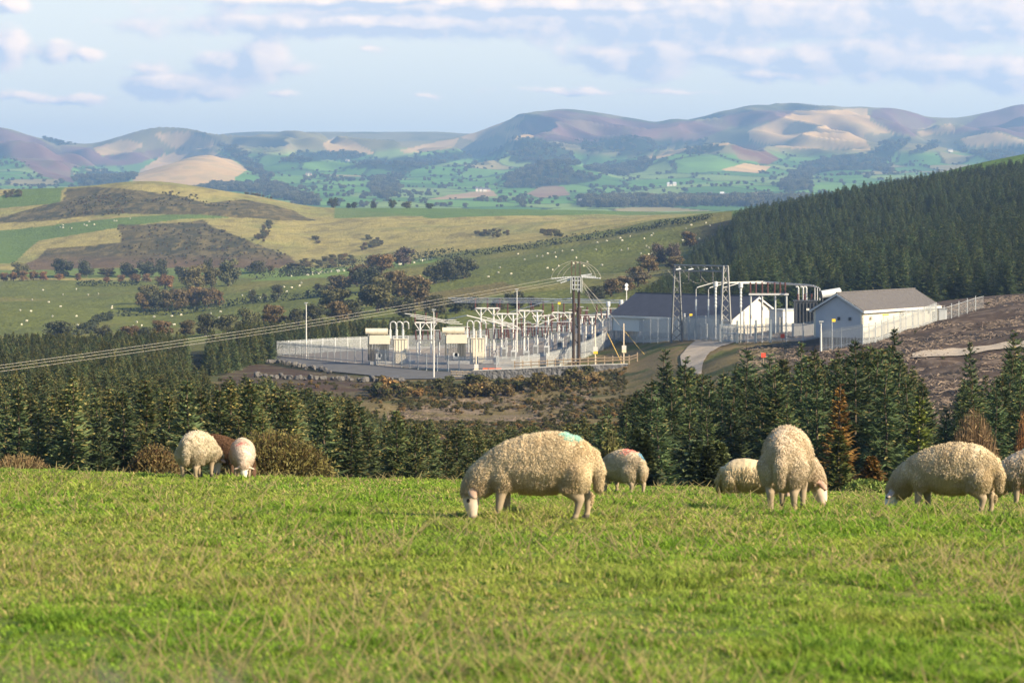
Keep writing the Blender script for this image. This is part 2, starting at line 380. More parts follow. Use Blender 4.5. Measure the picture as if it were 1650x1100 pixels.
# ---- near field and valley
ya = np.concatenate([np.linspace(-20, 0, 14), np.linspace(.8, 62, 230), 62 + (490 - 62) * np.linspace(0, 1, 300)[1:] ** 1.35])
V, Fc, X, Y, Z = fan(SA, ya, 420, .34, 14)
px = CX + F * X / np.maximum(Y, .5); py = HY - F * Z / np.maximum(Y, .5)
n1 = fbm(X * .5, Y * .5, 71, 4); n2 = fbm(X * 3, Y * 3, 72, 3); n3 = fbm(X * .05, Y * .05, 73, 4)
c = np.zeros((len(X), 3)) + (.115, .165, .030)
c = mixc(c, sstep(.5, .75, n1), (.18, .19, .05)); c = mixc(c, sstep(.62, .8, n2) * .5, (.08, .10, .025))
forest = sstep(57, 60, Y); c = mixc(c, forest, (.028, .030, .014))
heath = sstep(228, 262, Y + (n3 - .5) * 60) * (1 - sstep(395, 400, Y))
c = mixc(c, heath, (.13, .105, .05)); c = mixc(c, heath * sstep(.45, .6, n1), (.17, .135, .065)); c = mixc(c, heath * sstep(.52, .62, fbm(X * .12, Y * .12, 77, 4)), (.06, .07, .025))
brash = poly_mask(px, py, [(560, 690), (700, 640), (850, 625), (960, 625), (930, 690), (800, 720)])
c = mixc(c, brash * sstep(.45, .62, n1), (.165, .13, .095))
mound = sstep(1210, 1330, px + (n3 - .5) * 90 - (Y - 300) * .2) * sstep(200, 240, Y)
c = mixc(c, mound, (.075, .052, .038)); c = mixc(c, mound * sstep(.5, .68, fbm(X * .9, Y * .9, 78, 4)), (.16, .12, .09)); c = mixc(c, mound * sstep(.55, .7, fbm(X * .25, Y * .25, 79, 3)), (.05, .038, .03))
earth = poly_mask(px, py, [(335, 640), (380, 580), (470, 594), (620, 612), (610, 645), (480, 640)])
c = mixc(c, earth, (.066, .045, .034)); c = mixc(c, earth * sstep(.5, .65, fbm(X * .3, Y * .3, 88, 3)), (.10, .085, .05))
yardfloor = (Y > 380) & poly_mask(px, py, [(447, 577), (560, 587), (690, 593), (835, 595), (985, 562), (1030, 541), (1240, 549), (1320, 551), (1320, 490), (1000, 490), (700, 515), (447, 560)]); c = mixc(c, yardfloor, (.30, .26, .22))
bank = poly_mask(px, py, [(800, 600), (930, 575), (1020, 540), (1160, 548), (1200, 552), (1120, 590), (1000, 602)])
c = mixc(c, bank, (.21, .155, .075)); c = mixc(c, bank * sstep(.5, .65, fbm(X * .3, Y * .3, 80, 3)), (.12, .13, .04))
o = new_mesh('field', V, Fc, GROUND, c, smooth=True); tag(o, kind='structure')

# ---- middle hills
yb = np.concatenate([np.linspace(478, 1300, 260), np.linspace(1305, 2160, 240), np.linspace(2180, 2500, 14)])
V, Fc, X, Y, Z = fan(SB, yb, 720, .26, 40)
px = CX + F * X / Y; py = HY - F * Z / Y
n1 = fbm(X * .02, Y * .012, 81, 5); n2 = fbm(X * .12, Y * .06, 82, 4); n3 = fbm(X * .006, Y * .004, 83, 3)
c = np.zeros((len(X), 3)) + (.115, .130, .032)
c = mixc(c, sstep(.45, .7, n1), (.165, .155, .048))
up = sstep(1240, 1300, Y); c = mixc(c, up, (.29, .245, .085)); c = mixc(c, up * sstep(.48, .66, n1), (.22, .21, .07)); c = mixc(c, up * sstep(.52, .70, n2) * .7, (.18, .15, .06)); c *= (.80 + .4 * fbm(X * .35, Y * .12, 86, 3))[:, None]
red = ragged(px, py, [(640, 500), (690, 470), (800, 452), (860, 465), (760, 482), (700, 500)], X, Y, .02, 20, 3); c = mixc(c, red * .6, (.17, .12, .05))
GREEN = (.105, .155, .040)
for k, poly in enumerate([[(-300, 372), (0, 372), (190, 352), (320, 343), (420, 350), (300, 353), (180, 368), (60, 388), (20, 425), (-300, 440)], [(-300, 318), (0, 318), (40, 300), (102, 300), (96, 328), (0, 336), (-300, 340)]]):
    c = mixc(c, ragged(px, py, poly, X, Y, .01, 6, 5 + k), GREEN)
c = mixc(c, sstep(1850, 1900, Y + (n1 - .5) * 90) * (px > 540), (.12, .165, .05))
c = mixc(c, ragged(px, py, [(560, 336), (760, 333), (1000, 336), (1080, 344), (960, 348), (820, 352), (700, 352)], X, Y, .008, 14, 15), (.105, .165, .045))
for k, poly in enumerate([[(-200, 352), (0, 350), (60, 332), (98, 322), (108, 304), (160, 300), (205, 304), (300, 318), (335, 327), (400, 322), (470, 338), (508, 356), (455, 358), (330, 346), (200, 346), (100, 353), (0, 361), (-200, 370)],
                          [(192, 362), (240, 360), (330, 353), (352, 372), (420, 396), (482, 420), (440, 440), (60, 446), (40, 428), (78, 400), (150, 396), (192, 392)]]):
    m = ragged(px, py, poly, X, Y, .02, 9, 20 + k)
    c = mixc(c, m, (.098, .080, .034)); c = mixc(c, m * sstep(.42, .60, n2), (.060, .056, .026)); c = mixc(c, m * sstep(.55, .68, fbm(X * .3, Y * .1, 87, 3)), (.15, .12, .05)); c = mixc(c, m * sstep(405, 425, py) * .6, (.14, .085, .05))
wedge = (py > 432) & (py < 448) & (px > -200) & (px < 600) & (Y < 1500); c = mixc(c, wedge, (.125, .165, .042))
fl = ragged(px, py, [(400, 452), (470, 438), (560, 430), (700, 414), (720, 420), (600, 436), (480, 450)], X, Y, .01, 4, 26); c = mixc(c, fl, (.15, .21, .055))
topg = (Y > 1040) & (px > 1180) & (Y < 1260); c = mixc(c, topg, (.09, .15, .035))
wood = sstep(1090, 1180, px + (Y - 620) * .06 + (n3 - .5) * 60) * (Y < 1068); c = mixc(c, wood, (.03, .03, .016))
low = (Y < 620); c = mixc(c, low * .5, (.06, .07, .03))
o = new_mesh('hill', V, Fc, mat('hill_cover', (1, 1, 1), .95, .2, .15, attr=True, bump=.4, bscale=.6, spec=.05), c, smooth=True); tag(o, kind='structure')

# ---- far vale and mountains
yc = np.concatenate([np.linspace(2480, 3600, 30), np.linspace(3620, 8650, 330), np.linspace(8700, 11500, 50)])
V, Fc, X, Y, Z = fan(SCs, yc, 900, .24, 60)
px = CX + F * X / Y; py = HY - F * Z / Y
n1 = fbm(X * .004, Y * .002, 91, 5); n2 = fbm(X * .02, Y * .01, 92, 4)
def cells(X, Y, sx, sy, seed):
    wx = X + (fbm(X * .002, Y * .002, seed + 3, 2) - .5) * 160; wy = Y + (fbm(X * .002, Y * .002, seed + 4, 2) - .5) * 260
    u, v = wx / sx, wy / sy; iu, iv = np.floor(u), np.floor(v); b1 = np.full(u.shape, 9.); b2 = np.full(u.shape, 9.); idc = np.zeros(u.shape)
    for a in (-1, 0, 1):
        for b in (-1, 0, 1):
            cxx = iu + a; cyy = iv + b
            d = np.hypot(u - cxx - .15 - .7 * _hash(cxx, cyy, seed), v - cyy - .15 - .7 * _hash(cxx, cyy, seed + 1)); h = _hash(cxx, cyy, seed + 2)
            nb = d < b1; b2 = np.where(nb, b1, np.minimum(b2, d)); idc = np.where(nb, h, idc); b1 = np.where(nb, d, b1)
    return idc, b2 - b1
idc, edge = cells(X, Y, 105, 230, 101)
c = np.zeros((len(X), 3)) + (.10, .21, .045)
c = mixc(c, idc > .45, (.13, .24, .055)); c = mixc(c, idc > .7, (.18, .25, .075)); c = mixc(c, idc > .93, (.26, .22, .10)); c = mixc(c, idc < .18, (.075, .155, .04))
c = mixc(c, (edge < .07) * .8, (.03, .045, .02))
moor = sstep(250, 238, py + (n1 - .5) * 26)
c = mixc(c, moor, (.21, .185, .085)); c = mixc(c, moor * sstep(.5, .65, n1), (.12, .12, .06)); c = mixc(c, moor * sstep(.52, .7, n2) * .7, (.20, .165, .09))
TAN, HEA, WOO, RED = (.52, .35, .16), (.17, .095, .085), (.028, .042, .018), (.17, .085, .05)
PATCH = [
 (TAN, [(213, 298), (225, 275), (262, 250), (300, 240), (345, 244), (372, 258), (402, 274), (380, 284), (372, 298), (300, 302)]), (TAN, [(150, 240), (205, 226), (235, 235), (200, 250), (160, 250)]),
 (TAN, [(240, 216), (300, 212), (345, 226), (340, 240), (270, 236)]), (TAN, [(520, 232), (545, 222), (575, 228), (610, 248), (580, 246), (530, 244)]), (TAN, [(636, 246), (700, 230), (740, 222), (730, 240), (680, 246)]),
 (TAN, [(740, 222), (800, 200), (850, 186), (838, 200), (800, 216), (770, 228)]), (TAN, [(800, 214), (870, 205), (880, 215), (820, 226)]),
 (TAN, [(1205, 210), (1240, 195), (1280, 178), (1400, 174), (1400, 192), (1440, 214), (1388, 214), (1402, 240), (1290, 238), (1230, 232), (1205, 222)]), (TAN, [(1548, 226), (1575, 216), (1610, 213), (1650, 226), (1650, 232), (1565, 236)]), (TAN, [(1475, 212), (1530, 200), (1545, 212), (1480, 218)]),
 (TAN, [(995, 268), (1080, 246), (1120, 234), (1180, 230), (1170, 236), (1110, 242), (1060, 256), (1010, 268)]), (TAN, [(1160, 275), (1200, 262), (1245, 268), (1220, 280)]),
 (HEA, [(-200, 200), (0, 206), (60, 222), (112, 250), (118, 296), (70, 286), (40, 262), (0, 252), (-200, 250)]), (HEA, [(100, 234), (150, 238), (165, 252), (270, 240), (260, 252), (215, 268), (110, 268)]),
 (HEA, [(826, 206), (850, 188), (905, 178), (1000, 190), (1060, 198), (1160, 192), (1175, 205), (1120, 226), (1040, 226), (950, 232), (880, 226)]), (HEA, [(1160, 186), (1215, 178), (1285, 178), (1250, 192), (1190, 204), (1170, 202)]),
 (HEA, [(1405, 178), (1430, 174), (1465, 180), (1512, 196), (1500, 205), (1475, 212), (1478, 220), (1440, 214), (1402, 190)]), (HEA, [(1532, 216), (1590, 182), (1650, 168), (1900, 170), (1900, 225), (1650, 224), (1615, 212), (1570, 214)]),
 (RED, [(1175, 234), (1215, 232), (1258, 256), (1240, 266), (1190, 256)]), ((.24, .15, .10), [(848, 314), (870, 302), (905, 302), (920, 316), (870, 320)]), ((.36, .25, .15), [(690, 322), (720, 313), (795, 308), (800, 314), (720, 322)]), ((.33, .26, .16), [(1140, 324), (1200, 312), (1240, 310), (1200, 320)]),
 (WOO, [(815, 302), (818, 288), (840, 276), (870, 268), (900, 270), (970, 284), (960, 292), (920, 298), (860, 302)]), (WOO, [(820, 262), (835, 226), (850, 222), (880, 226), (920, 244), (935, 264), (900, 270), (860, 264)]),
 (WOO, [(585, 258), (660, 252), (760, 244), (810, 240), (806, 250), (740, 258), (690, 268), (650, 280), (620, 274), (560, 270)]), (WOO, [(588, 304), (615, 282), (650, 276), (630, 318), (612, 320)]), (WOO, [(345, 228), (380, 236), (420, 272), (440, 290), (400, 276), (365, 246)]),
 (WOO, [(400, 300), (430, 288), (500, 320), (520, 332), (480, 330)]), (WOO, [(455, 262), (480, 246), (560, 242), (590, 250), (560, 256), (480, 262)]), (WOO, [(930, 232), (1000, 222), (1080, 226), (1150, 226), (1060, 244), (990, 258), (1000, 244), (950, 246)]),
 (WOO, [(990, 262), (1060, 256), (1040, 276), (1000, 284), (940, 274)]), (WOO, [(1105, 243), (1130, 232), (1175, 234), (1165, 242), (1120, 250)]), (WOO, [(1250, 300), (1290, 268), (1350, 250), (1400, 246), (1440, 216), (1470, 222), (1430, 262), (1440, 280), (1400, 275), (1340, 276), (1300, 284), (1310, 305), (1270, 312)]),
 (WOO, [(1450, 250), (1500, 228), (1520, 228), (1480, 248)]), (WOO, [(1560, 246), (1600, 240), (1650, 232), (1900, 230), (1900, 260), (1600, 262)]), (WOO, [(1535, 226), (1562, 246), (1545, 246)]), (WOO, [(60, 219), (70, 222), (120, 233), (92, 234)]), (WOO, [(120, 285), (150, 276), (215, 280), (205, 292), (130, 300)]), (WOO, [(300, 304), (330, 300), (410, 298), (420, 312), (320, 306)])]
woodm = np.zeros(len(X), bool)
for k, (cc, poly) in enumerate(PATCH):
    m = ragged(px, py, poly, X, Y, .003, 7, 200 + k * 3)
    c = mixc(c, m * 1., cc)
    if cc is WOO: woodm |= m
    elif cc is HEA: c = mixc(c, m * sstep(.5, .68, n2), (.15, .105, .075)); woodm &= ~m
    else: c = mixc(c, m * sstep(.5, .68, n2) * .5, (.24, .2, .1)); woodm &= ~m
c *= (.72 + .56 * n2)[:, None]
o = new_mesh('mountains', V, Fc, mat('far_cover', (1, 1, 1), .95, .15, .01, attr=True, spec=.02), c, smooth=True); tag(o, kind='structure')
tanm = np.zeros(len(X), bool)
for cc, poly in PATCH:
    if cc is not WOO: tanm |= poly_mask(px, py, poly)
far_sel = dict(tan=tanm, X=X, Y=Y, Z=Z, px=px, py=py, wood=woodm, edge=edge, moor=moor)
# ------------------------------------------------------------------ vegetation
def fastmesh(polys, cols):
    """polys: list of (n,k,3) arrays -> V, faces list, colours"""
    V = []; Fl = []; C = []; n = 0
    for p, c in zip(polys, cols):
        if not len(p): continue
        k = p.shape[1]; V.append(p.reshape(-1, 3)); Fl.append(n + np.arange(len(p) * k).reshape(-1, k)); C.append(np.repeat(c, k, 0)); n += len(p) * k
    return np.concatenate(V), Fl, np.concatenate(C)

BARK = mat('bark', (.11, .085, .06), .9, .35, 6)
NEEDLE = mat('needles', (1, 1, 1), .55, .3, 1.7, attr=True, rand=.38, trans=.18, spec=.3, tint=(1.15, 1.0, .82))
LEAF = mat('leaves', (1, 1, 1), .65, .25, 2.5, attr=True, rand=.2, trans=.18, spec=.2, tint=(1.2, .95, .85))

def spruce(seed, H, Rad, dense=1.25, green=(.085, .125, .055), tipc=(.22, .205, .08), tipf=.35, taper=.85, low=.03, updir=.55):
    r = np.random.default_rng(seed); quads = []; cols = []
    z = low * H; step = H * .036
    while z < H * .985:
        f = z / H
        L = Rad * (1 - f) ** taper * r.uniform(.85, 1.12) + .05
        nb = int(r.integers(5, 8) * (dense if f < .85 else .8)); a0 = r.uniform(0, 6.28)
        for b in range(max(nb, 3)):
            a = a0 + b * 6.283 / nb + r.normal(0, .18); l = L * r.uniform(.72, 1.12); zz = z + r.normal(0, step * .35)
            el = (-.12 + updir * f ** 1.6) + r.normal(0, .08)
            d = np.array([math.cos(a) * math.cos(el), math.sin(a) * math.cos(el), math.sin(el)])
            side = np.array([-math.sin(a), math.cos(a), 0.]); p0 = np.array([0, 0, zz])
            nt = max(3, int(l / .11))
            t = (np.arange(nt) + .6) / nt
            sag = -.16 * l * np.sin(t * math.pi) + .10 * l * t ** 2
            pts = p0 + d * (t * l)[:, None]; pts[:, 2] += sag
            tl = (.42 * l * (1 - t) ** .7 + .10) * r.uniform(.7, 1.15, nt)
            for sgn in (-1, 1):
                ang = r.uniform(.65, 1.0, nt) * sgn
                td = d * np.cos(ang)[:, None] + side * np.sin(ang)[:, None]; td[:, 2] += r.normal(-.10, .16, nt); td /= np.linalg.norm(td, axis=1)[:, None]
                up = np.stack([r.normal(0, .45, nt), r.normal(0, .45, nt), np.ones(nt)], 1); w = np.cross(td, up); w /= np.linalg.norm(w, axis=1)[:, None]
                wd = (.035 + .05 * tl * r.uniform(.7, 1.3, nt))[:, None]; e = pts + td * tl[:, None]; m = pts + td * (tl * .45)[:, None]; m[:, 2] += .02
                quads.append(np.stack([pts, m + w * wd, e, m - w * wd], 1))
                k = r.uniform(0, 1, nt)[:, None]; c = np.array(green) * r.uniform(.7, 1.35, (nt, 1)); isT = (k < tipf * (.35 + f)) * (t[:, None] > .45); cols.append(np.where(isT, np.array(tipc) * r.uniform(.7, 1.2, (nt, 1)), c))
            e = p0 + d * l * 1.02 + np.array([0, 0, .10 * l]); m = p0 + d * l * .55 + np.array([0, 0, -.08 * l]); up = np.array([0, 0, 1.])
            for wv in (side, np.cross(d, side)):
                quads.append(np.stack([p0, m + wv * .045, e, m - wv * .045])[None]); cols.append(np.array([np.array(green) * r.uniform(.8, 1.2)]))
        z += step * r.uniform(.8, 1.2) * (1 if f < .8 else .75)
    # leader shoots
    for k in range(3):
        a = k * 2.1; w = np.array([math.cos(a), math.sin(a), 0]) * .022
        quads.append(np.array([[[0, 0, H * .93] - w * 1.3, [0, 0, H * .93] + w * 1.3, np.array([0, 0, H]) + w * .3, np.array([0, 0, H]) - w * .3]])); cols.append(np.array([[.15, .125, .06]]))
    return fastmesh([np.concatenate([np.asarray(q) for q in quads])], [np.concatenate(cols)])

def trunk_mb(H, r0, limbs=0, seed=0, top=1.0, flare=1.3):
    mb = MB(); rr = random.Random(seed); pts = []; rad = []
    for i in range(7):
        t = i / 6; pts.append((rr.uniform(-.012, .012) * H * (t > 0), rr.uniform(-.012, .012) * H * (t > 0), t * H * top - .15 * (i == 0))); rad.append(r0 * (1 - .88 * t) * (flare if i == 0 else 1))
    mb.tube(pts, rad, 7)
    for k in range(limbs):
        a = k * 2.4 + rr.uniform(0, 1); z = H * top * rr.uniform(.35, .8); l = H * rr.uniform(.22, .42)
        mb.tube([(0, 0, z), (math.cos(a) * l * .5, math.sin(a) * l * .5, z + l * .45), (math.cos(a) * l, math.sin(a) * l, z + l * .75)], [r0 * .45, r0 * .3, r0 * .1], 5)
    return mb

def conifer_proto(name, seed, H, Rad, label, group, **kw):
    root = thing(name, label, 'conifer tree', (0, 0, 0), 0, group)
    trunk_mb(H, .012 * H + .03, seed=seed, top=.97).build('trunk', BARK, root)
    V, Fl, C = spruce(seed, H, Rad, **kw)
    cr = new_mesh('crown', V, Fl, NEEDLE, C, root); root['h'] = H; root['crown_obj'] = cr.name
    return root

# prototypes (each is itself planted as one of the trees)
G_PL = 'young spruces of the dense plantation in the valley'
L_PL = 'dark green young spruce in the dense plantation below the grazing field'
G_RT = 'tall spruces below the brown mound'
L_RT = 'tall dark spruce in the stand between the grazing field and the gravel road'
protoL = [conifer_proto('spruce_tree', 100 + k, 4.2, [1.2, 1.35, 1.1, 1.28][k], L_PL, G_PL, tipf=[.5, .35, .6, .4][k]) for k in range(4)]
protoR = [conifer_proto('spruce_tree', 120 + k, 7.6, [2.35, 2.1, 2.55][k], L_RT, G_RT, tipf=.22, taper=.8, green=(.064, .102, .044)) for k in range(3)]

def copy_of(proto, first, loc, rz, sc, label=None, group=None):
    if not first.get(proto.name):
        first[proto.name] = 1; proto.location = loc; proto.rotation_euler = (0, 0, rz); proto.scale = sc
        if label: proto['label'] = label
        if group: proto['group'] = group
        return proto
    return dup(proto, loc, rz, sc, label, group)

first = {}
def base_z(x, y): return SA.g(x, y) if y < 480 else SB.g(x, y)
# ---- candidates of the valley plantation
cand = []
for d in np.arange(88, 474, 2.0):
    for X in np.arange(-.30 * d - 6, .33 * d + 8, 2.0):
        x = X + R.uniform(-.7, .7); y = d + R.uniform(-.7, .7); px = CX + F * x / y
        n = float(fbm(np.array([x * .06]), np.array([y * .06]), 301, 3)[0])
        if px < 335: ok = y < 474 and not (px > 300 and y > 330)
        elif px < 620: ok = y < 250 + (n - .5) * 40
        elif px < 950: ok = y < 172 + (n - .5) * 50
        elif px < 1010: ok = y < 160
        else: ok = False
        if 335 <= px < 440 and 400 < y < 474 : ok = True if px < 436 - max(0, 440 - y) * 2.2 else False
        if ok:
            s = R.uniform(.66, 1.12) * (1 if px < 600 else .9) * (1.2 if 360 < px < 580 else 1)
            lim = np.interp(px, [-400, 60, 300, 420, 500, 560, 620, 760, 900, 1000], [540, 556, 578, 600, 614, 634, 648, 674, 672, 640]) + R.uniform(0, 26)
            if y < 330: s = min(s, (P(px, lim, y).z - base_z(x, y)) / 4.2)
            if s > .3: cand.append((x, y, s))
# bright slender trees behind the left of the yard
for k in range(420):
    px = R.uniform(380, 720); y = R.uniform(486, 560); x = (px - CX) / F * y
    cand.append((x, y, R.uniform(.8, 1.25)))
cand.sort(key=lambda t: t[1])
vis = [t for t in cand if -40 < CX + F * t[0] / t[1] < 1690]
near = [t for t in vis if t[1] < 400][:150]; nearset = set((t[0], t[1]) for t in near)
for i, (x, y, s) in enumerate(near):
    copy_of(protoL[i % 4], first, (x, y, base_z(x, y) - .1), R.uniform(0, 6.28), (s * R.uniform(.9, 1.15), s * R.uniform(.9, 1.15), s))
rest = [t for t in cand if (t[0], t[1]) not in nearset]

# ---- tall stand on the right
top_x = [915, 1000, 1050, 1100, 1150, 1200, 1260, 1310, 1400, 1440, 1475, 1500, 1540, 1560, 1600, 1635, 1680, 1800]
top_y = [668, 628, 590, 566, 588, 560, 558, 552, 540, 534, 560, 625, 620, 575, 590, 545, 550, 560]
heroes = [(1072, 556, 122), (1104, 570, 118), (1166, 590, 114), (1203, 552, 124), (1240, 566, 120), (1292, 545, 128), (1312, 556, 116), (1352, 560, 122), (1378, 538, 130), (1403, 546, 118), (1441, 522, 118), (1563, 545, 150), (1634, 528, 128), (1655, 545, 120), (1180, 640, 98), (1255, 632, 96), (1300, 615, 98), (1330, 600, 102), (1112, 625, 100), (1040, 640, 104), (1010, 660, 100), (1580, 640, 105), (1525, 650, 100), (1425, 600, 100), (1225, 600, 105), (1140, 612, 105)]
rt = []
for (px, py, d) in heroes:
    x = (px - CX) / F * d; z = SA.g(x, d); H = P(px, py, d).z - z; rt.append((x, d, H, 1))
for d in np.arange(92, 176, 2.5):
    for X in np.arange(.028 * d, .22 * d, 2.3):
        x = X + R.uniform(-1, 1); y = d + R.uniform(-1, 1); px = CX + F * x / y
        if px < 915 or px > 1780: continue
        if 1495 < px < 1545 and y > 110: continue
        if px > 1500 and y > 150: continue
        H = P(px, np.interp(px, top_x, top_y) + R.uniform(12, 110), y).z - SA.g(x, y); H = min(H, 9.5)
        if H > 2.2: rt.append((x, y, H, 0))
rt.sort(key=lambda t: (-t[3], t[1])); rt_rest = rt[140:]; rt = rt[:140]
protos = protoR
for i, (x, y, H, hero) in enumerate(rt):
    s = H / 7.6; w = s ** .8 * R.uniform(.82, 1.05) * (.95 if hero else 1)
    copy_of(protos[i % 3], first, (x, y, SA.g(x, y) - .1), R.uniform(0, 6.28), (w, w, s))

def special(px, py, d, seed, Rad, name, label, cat='conifer tree', **kw):
    x = (px - CX) / F * d; z = SA.g(x, d); H = P(px, py, d).z - z
    root = thing(name, label, cat, (x, d, z - .08)); trunk_mb(H, .011 * H + .02, seed=seed).build('trunk', BARK, root)
    V, Fl, C = spruce(seed, H, Rad, **kw); new_mesh('crown', V, Fl, NEEDLE, C, root); return root
special(1353, 616, 86, 501, 1.15, 'larch_tree', 'golden brown larch turning colour in front of the tall dark spruces', green=(.27, .17, .045), tipc=(.36, .21, .06), tipf=.6, dense=.9)
special(1482, 632, 82, 502, 1.0, 'spruce_tree', 'bright yellow green spruce left of the bare round shrub', green=(.14, .19, .04), tipc=(.24, .27, .07), tipf=.5)
special(1352, 690, 80, 503, .9, 'spruce_tree', 'olive green spruce growing directly below the golden larch', green=(.06, .085, .024), tipc=(.14, .13, .04), tipf=.4)
special(1404, 733, 64, 504, .55, 'spruce_tree', 'small rusty tipped spruce at the grass edge left of the white faced ewe', green=(.10, .085, .03), tipc=(.20, .12, .04), tipf=.6)
special(1123, 706, 63, 505, .50, 'spruce_tree', 'small grey green spruce at the field edge left of the shaggy sheep', green=(.06, .085, .045), tipc=(.10, .13, .06), updir=.8)
special(1142, 714, 62, 506, .45, 'spruce_tree', 'smallest spruce close behind the head of the shaggy sheep', green=(.055, .08, .042), tipc=(.10, .13, .06), updir=.8)
special(1160, 709, 64, 507, .50, 'spruce_tree', 'short spruce just left of the back of the shaggy sheep', green=(.055, .08, .04), tipc=(.10, .13, .06), updir=.8)
special(1028, 690, 66, 508, .60, 'spruce_tree', 'young spruce with thin tips above the sheep with blue and red marks', green=(.05, .075, .04), tipc=(.10, .12, .05), updir=.9)
special(1040, 697, 64, 509, .5, 'spruce_tree', 'slim spruce right of the sheep with blue and red marks', green=(.05, .075, .04), tipc=(.10, .12, .05), updir=.9)

# ---- scatter by geometry nodes (one object, only for what nobody could count)
def scatter(name, pts, rots, scl, pick, sources):
    me = bpy.data.meshes.new(name); pts = np.asarray(pts, np.float32)
    me.vertices.add(len(pts)); me.vertices.foreach_set('co', pts.ravel())
    a = me.attributes.new('rot', 'FLOAT_VECTOR', 'POINT'); a.data.foreach_set('vector', np.asarray(rots, np.float32).ravel())
    a = me.attributes.new('scl', 'FLOAT_VECTOR', 'POINT'); a.data.foreach_set('vector', np.asarray(scl, np.float32).ravel())
    a = me.attributes.new('pick', 'INT', 'POINT'); a.data.foreach_set('value', np.asarray(pick, np.int32))
    o = bpy.data.objects.new(name, me); COL.objects.link(o)
    g = bpy.data.node_groups.new(name + '_scatter', 'GeometryNodeTree')
    g.interface.new_socket('Geometry', in_out='INPUT', socket_type='NodeSocketGeometry'); g.interface.new_socket('Geometry', in_out='OUTPUT', socket_type='NodeSocketGeometry')
    N, L = g.nodes, g.links; gi, go = N.new('NodeGroupInput'), N.new('NodeGroupOutput')
    j = N.new('GeometryNodeGeometryToInstance')
    for s in sources:
        oi = N.new('GeometryNodeObjectInfo'); oi.inputs[0].default_value = s; oi.inputs[1].default_value = False
        oi.transform_space = 'ORIGINAL'; L.new(oi.outputs['Geometry'], j.inputs[0])
    ip = N.new('GeometryNodeInstanceOnPoints'); L.new(gi.outputs[0], ip.inputs['Points']); L.new(j.outputs[0], ip.inputs['Instance']); ip.inputs['Pick Instance'].default_value = True
    def na(nm, ty, out):
        n = N.new('GeometryNodeInputNamedAttribute'); n.data_type = ty; n.inputs[0].default_value = nm; return n.outputs[0]
    L.new(na('pick', 'INT', 0), ip.inputs['Instance Index'])
    e = N.new('FunctionNodeEulerToRotation'); L.new(na('rot', 'FLOAT_VECTOR', 0), e.inputs[0]); L.new(e.outputs[0], ip.inputs['Rotation'])
    L.new(na('scl', 'FLOAT_VECTOR', 0), ip.inputs['Scale']); L.new(ip.outputs[0], go.inputs[0])
    m = o.modifiers.new('scatter', 'NODES'); m.node_group = g
    return tag(o, kind='stuff')
def crown_of(root): return next(c for c in root.children if c.name.startswith('crown'))

crownsL = [crown_of(p) for p in protoL]; crownsR = [crown_of(p) for p in protoR]
pts = [(x, y, base_z(x, y) - .1) for x, y, s in rest]
pts += [(x, y, SA.g(x, y) - .1) for x, y, H, h_ in rt_rest]; rest = rest + [(x, y, H / 4.2) for x, y, H, h_ in rt_rest]
sc3 = [(s * R.uniform(.9, 1.15),) * 2 + (s,) for x, y, s in rest]
o = scatter('plantation', pts, [(0, 0, R.uniform(0, 6.28)) for _ in pts], sc3, [R.randrange(4) for _ in pts], crownsL)

# hillside forest
fp, fs, fr, fk = [], [], [], []
for d in np.arange(505, 1045, 3.5):
    lo = np.interp(d, [500, 620, 800, 950, 1066], [1015, 1050, 1115, 1178, 1195])
    for X in np.arange((lo - CX) / F * d - 3, 0.30 * d, 3.2):
        x = X + R.uniform(-1.2, 1.2); y = d + R.uniform(-1.2, 1.2); px = CX + F * x / y
        if px < lo + R.uniform(-12, 12): continue
        h = R.uniform(4.8, 9.6) * (1 if px > 1180 else .75); s = h / 7.6
        if y > 1000: h = R.uniform(5.5, 8); s = h / 7.6
        fp.append((x, y, SB.g(x, y) - .2)); fr.append((0, 0, R.uniform(0, 6.28))); w = R.uniform(.95, 1.25); fs.append((s * w, s * w, s)); fk.append(R.randrange(3))
for k in range(60):   # taller edge trees behind the brown mound
    px = R.uniform(1475, 1760); y = R.uniform(452, 500); x = (px - CX) / F * y; s = R.uniform(.75, 1.1)
    fp.append((x, y, base_z(x, y) - .6)); fr.append((0, 0, R.uniform(0, 6.28))); fs.append((s * 1.2, s * 1.2, s)); fk.append(R.randrange(3))
scatter('forest', fp, fr, fs, fk, crownsR)

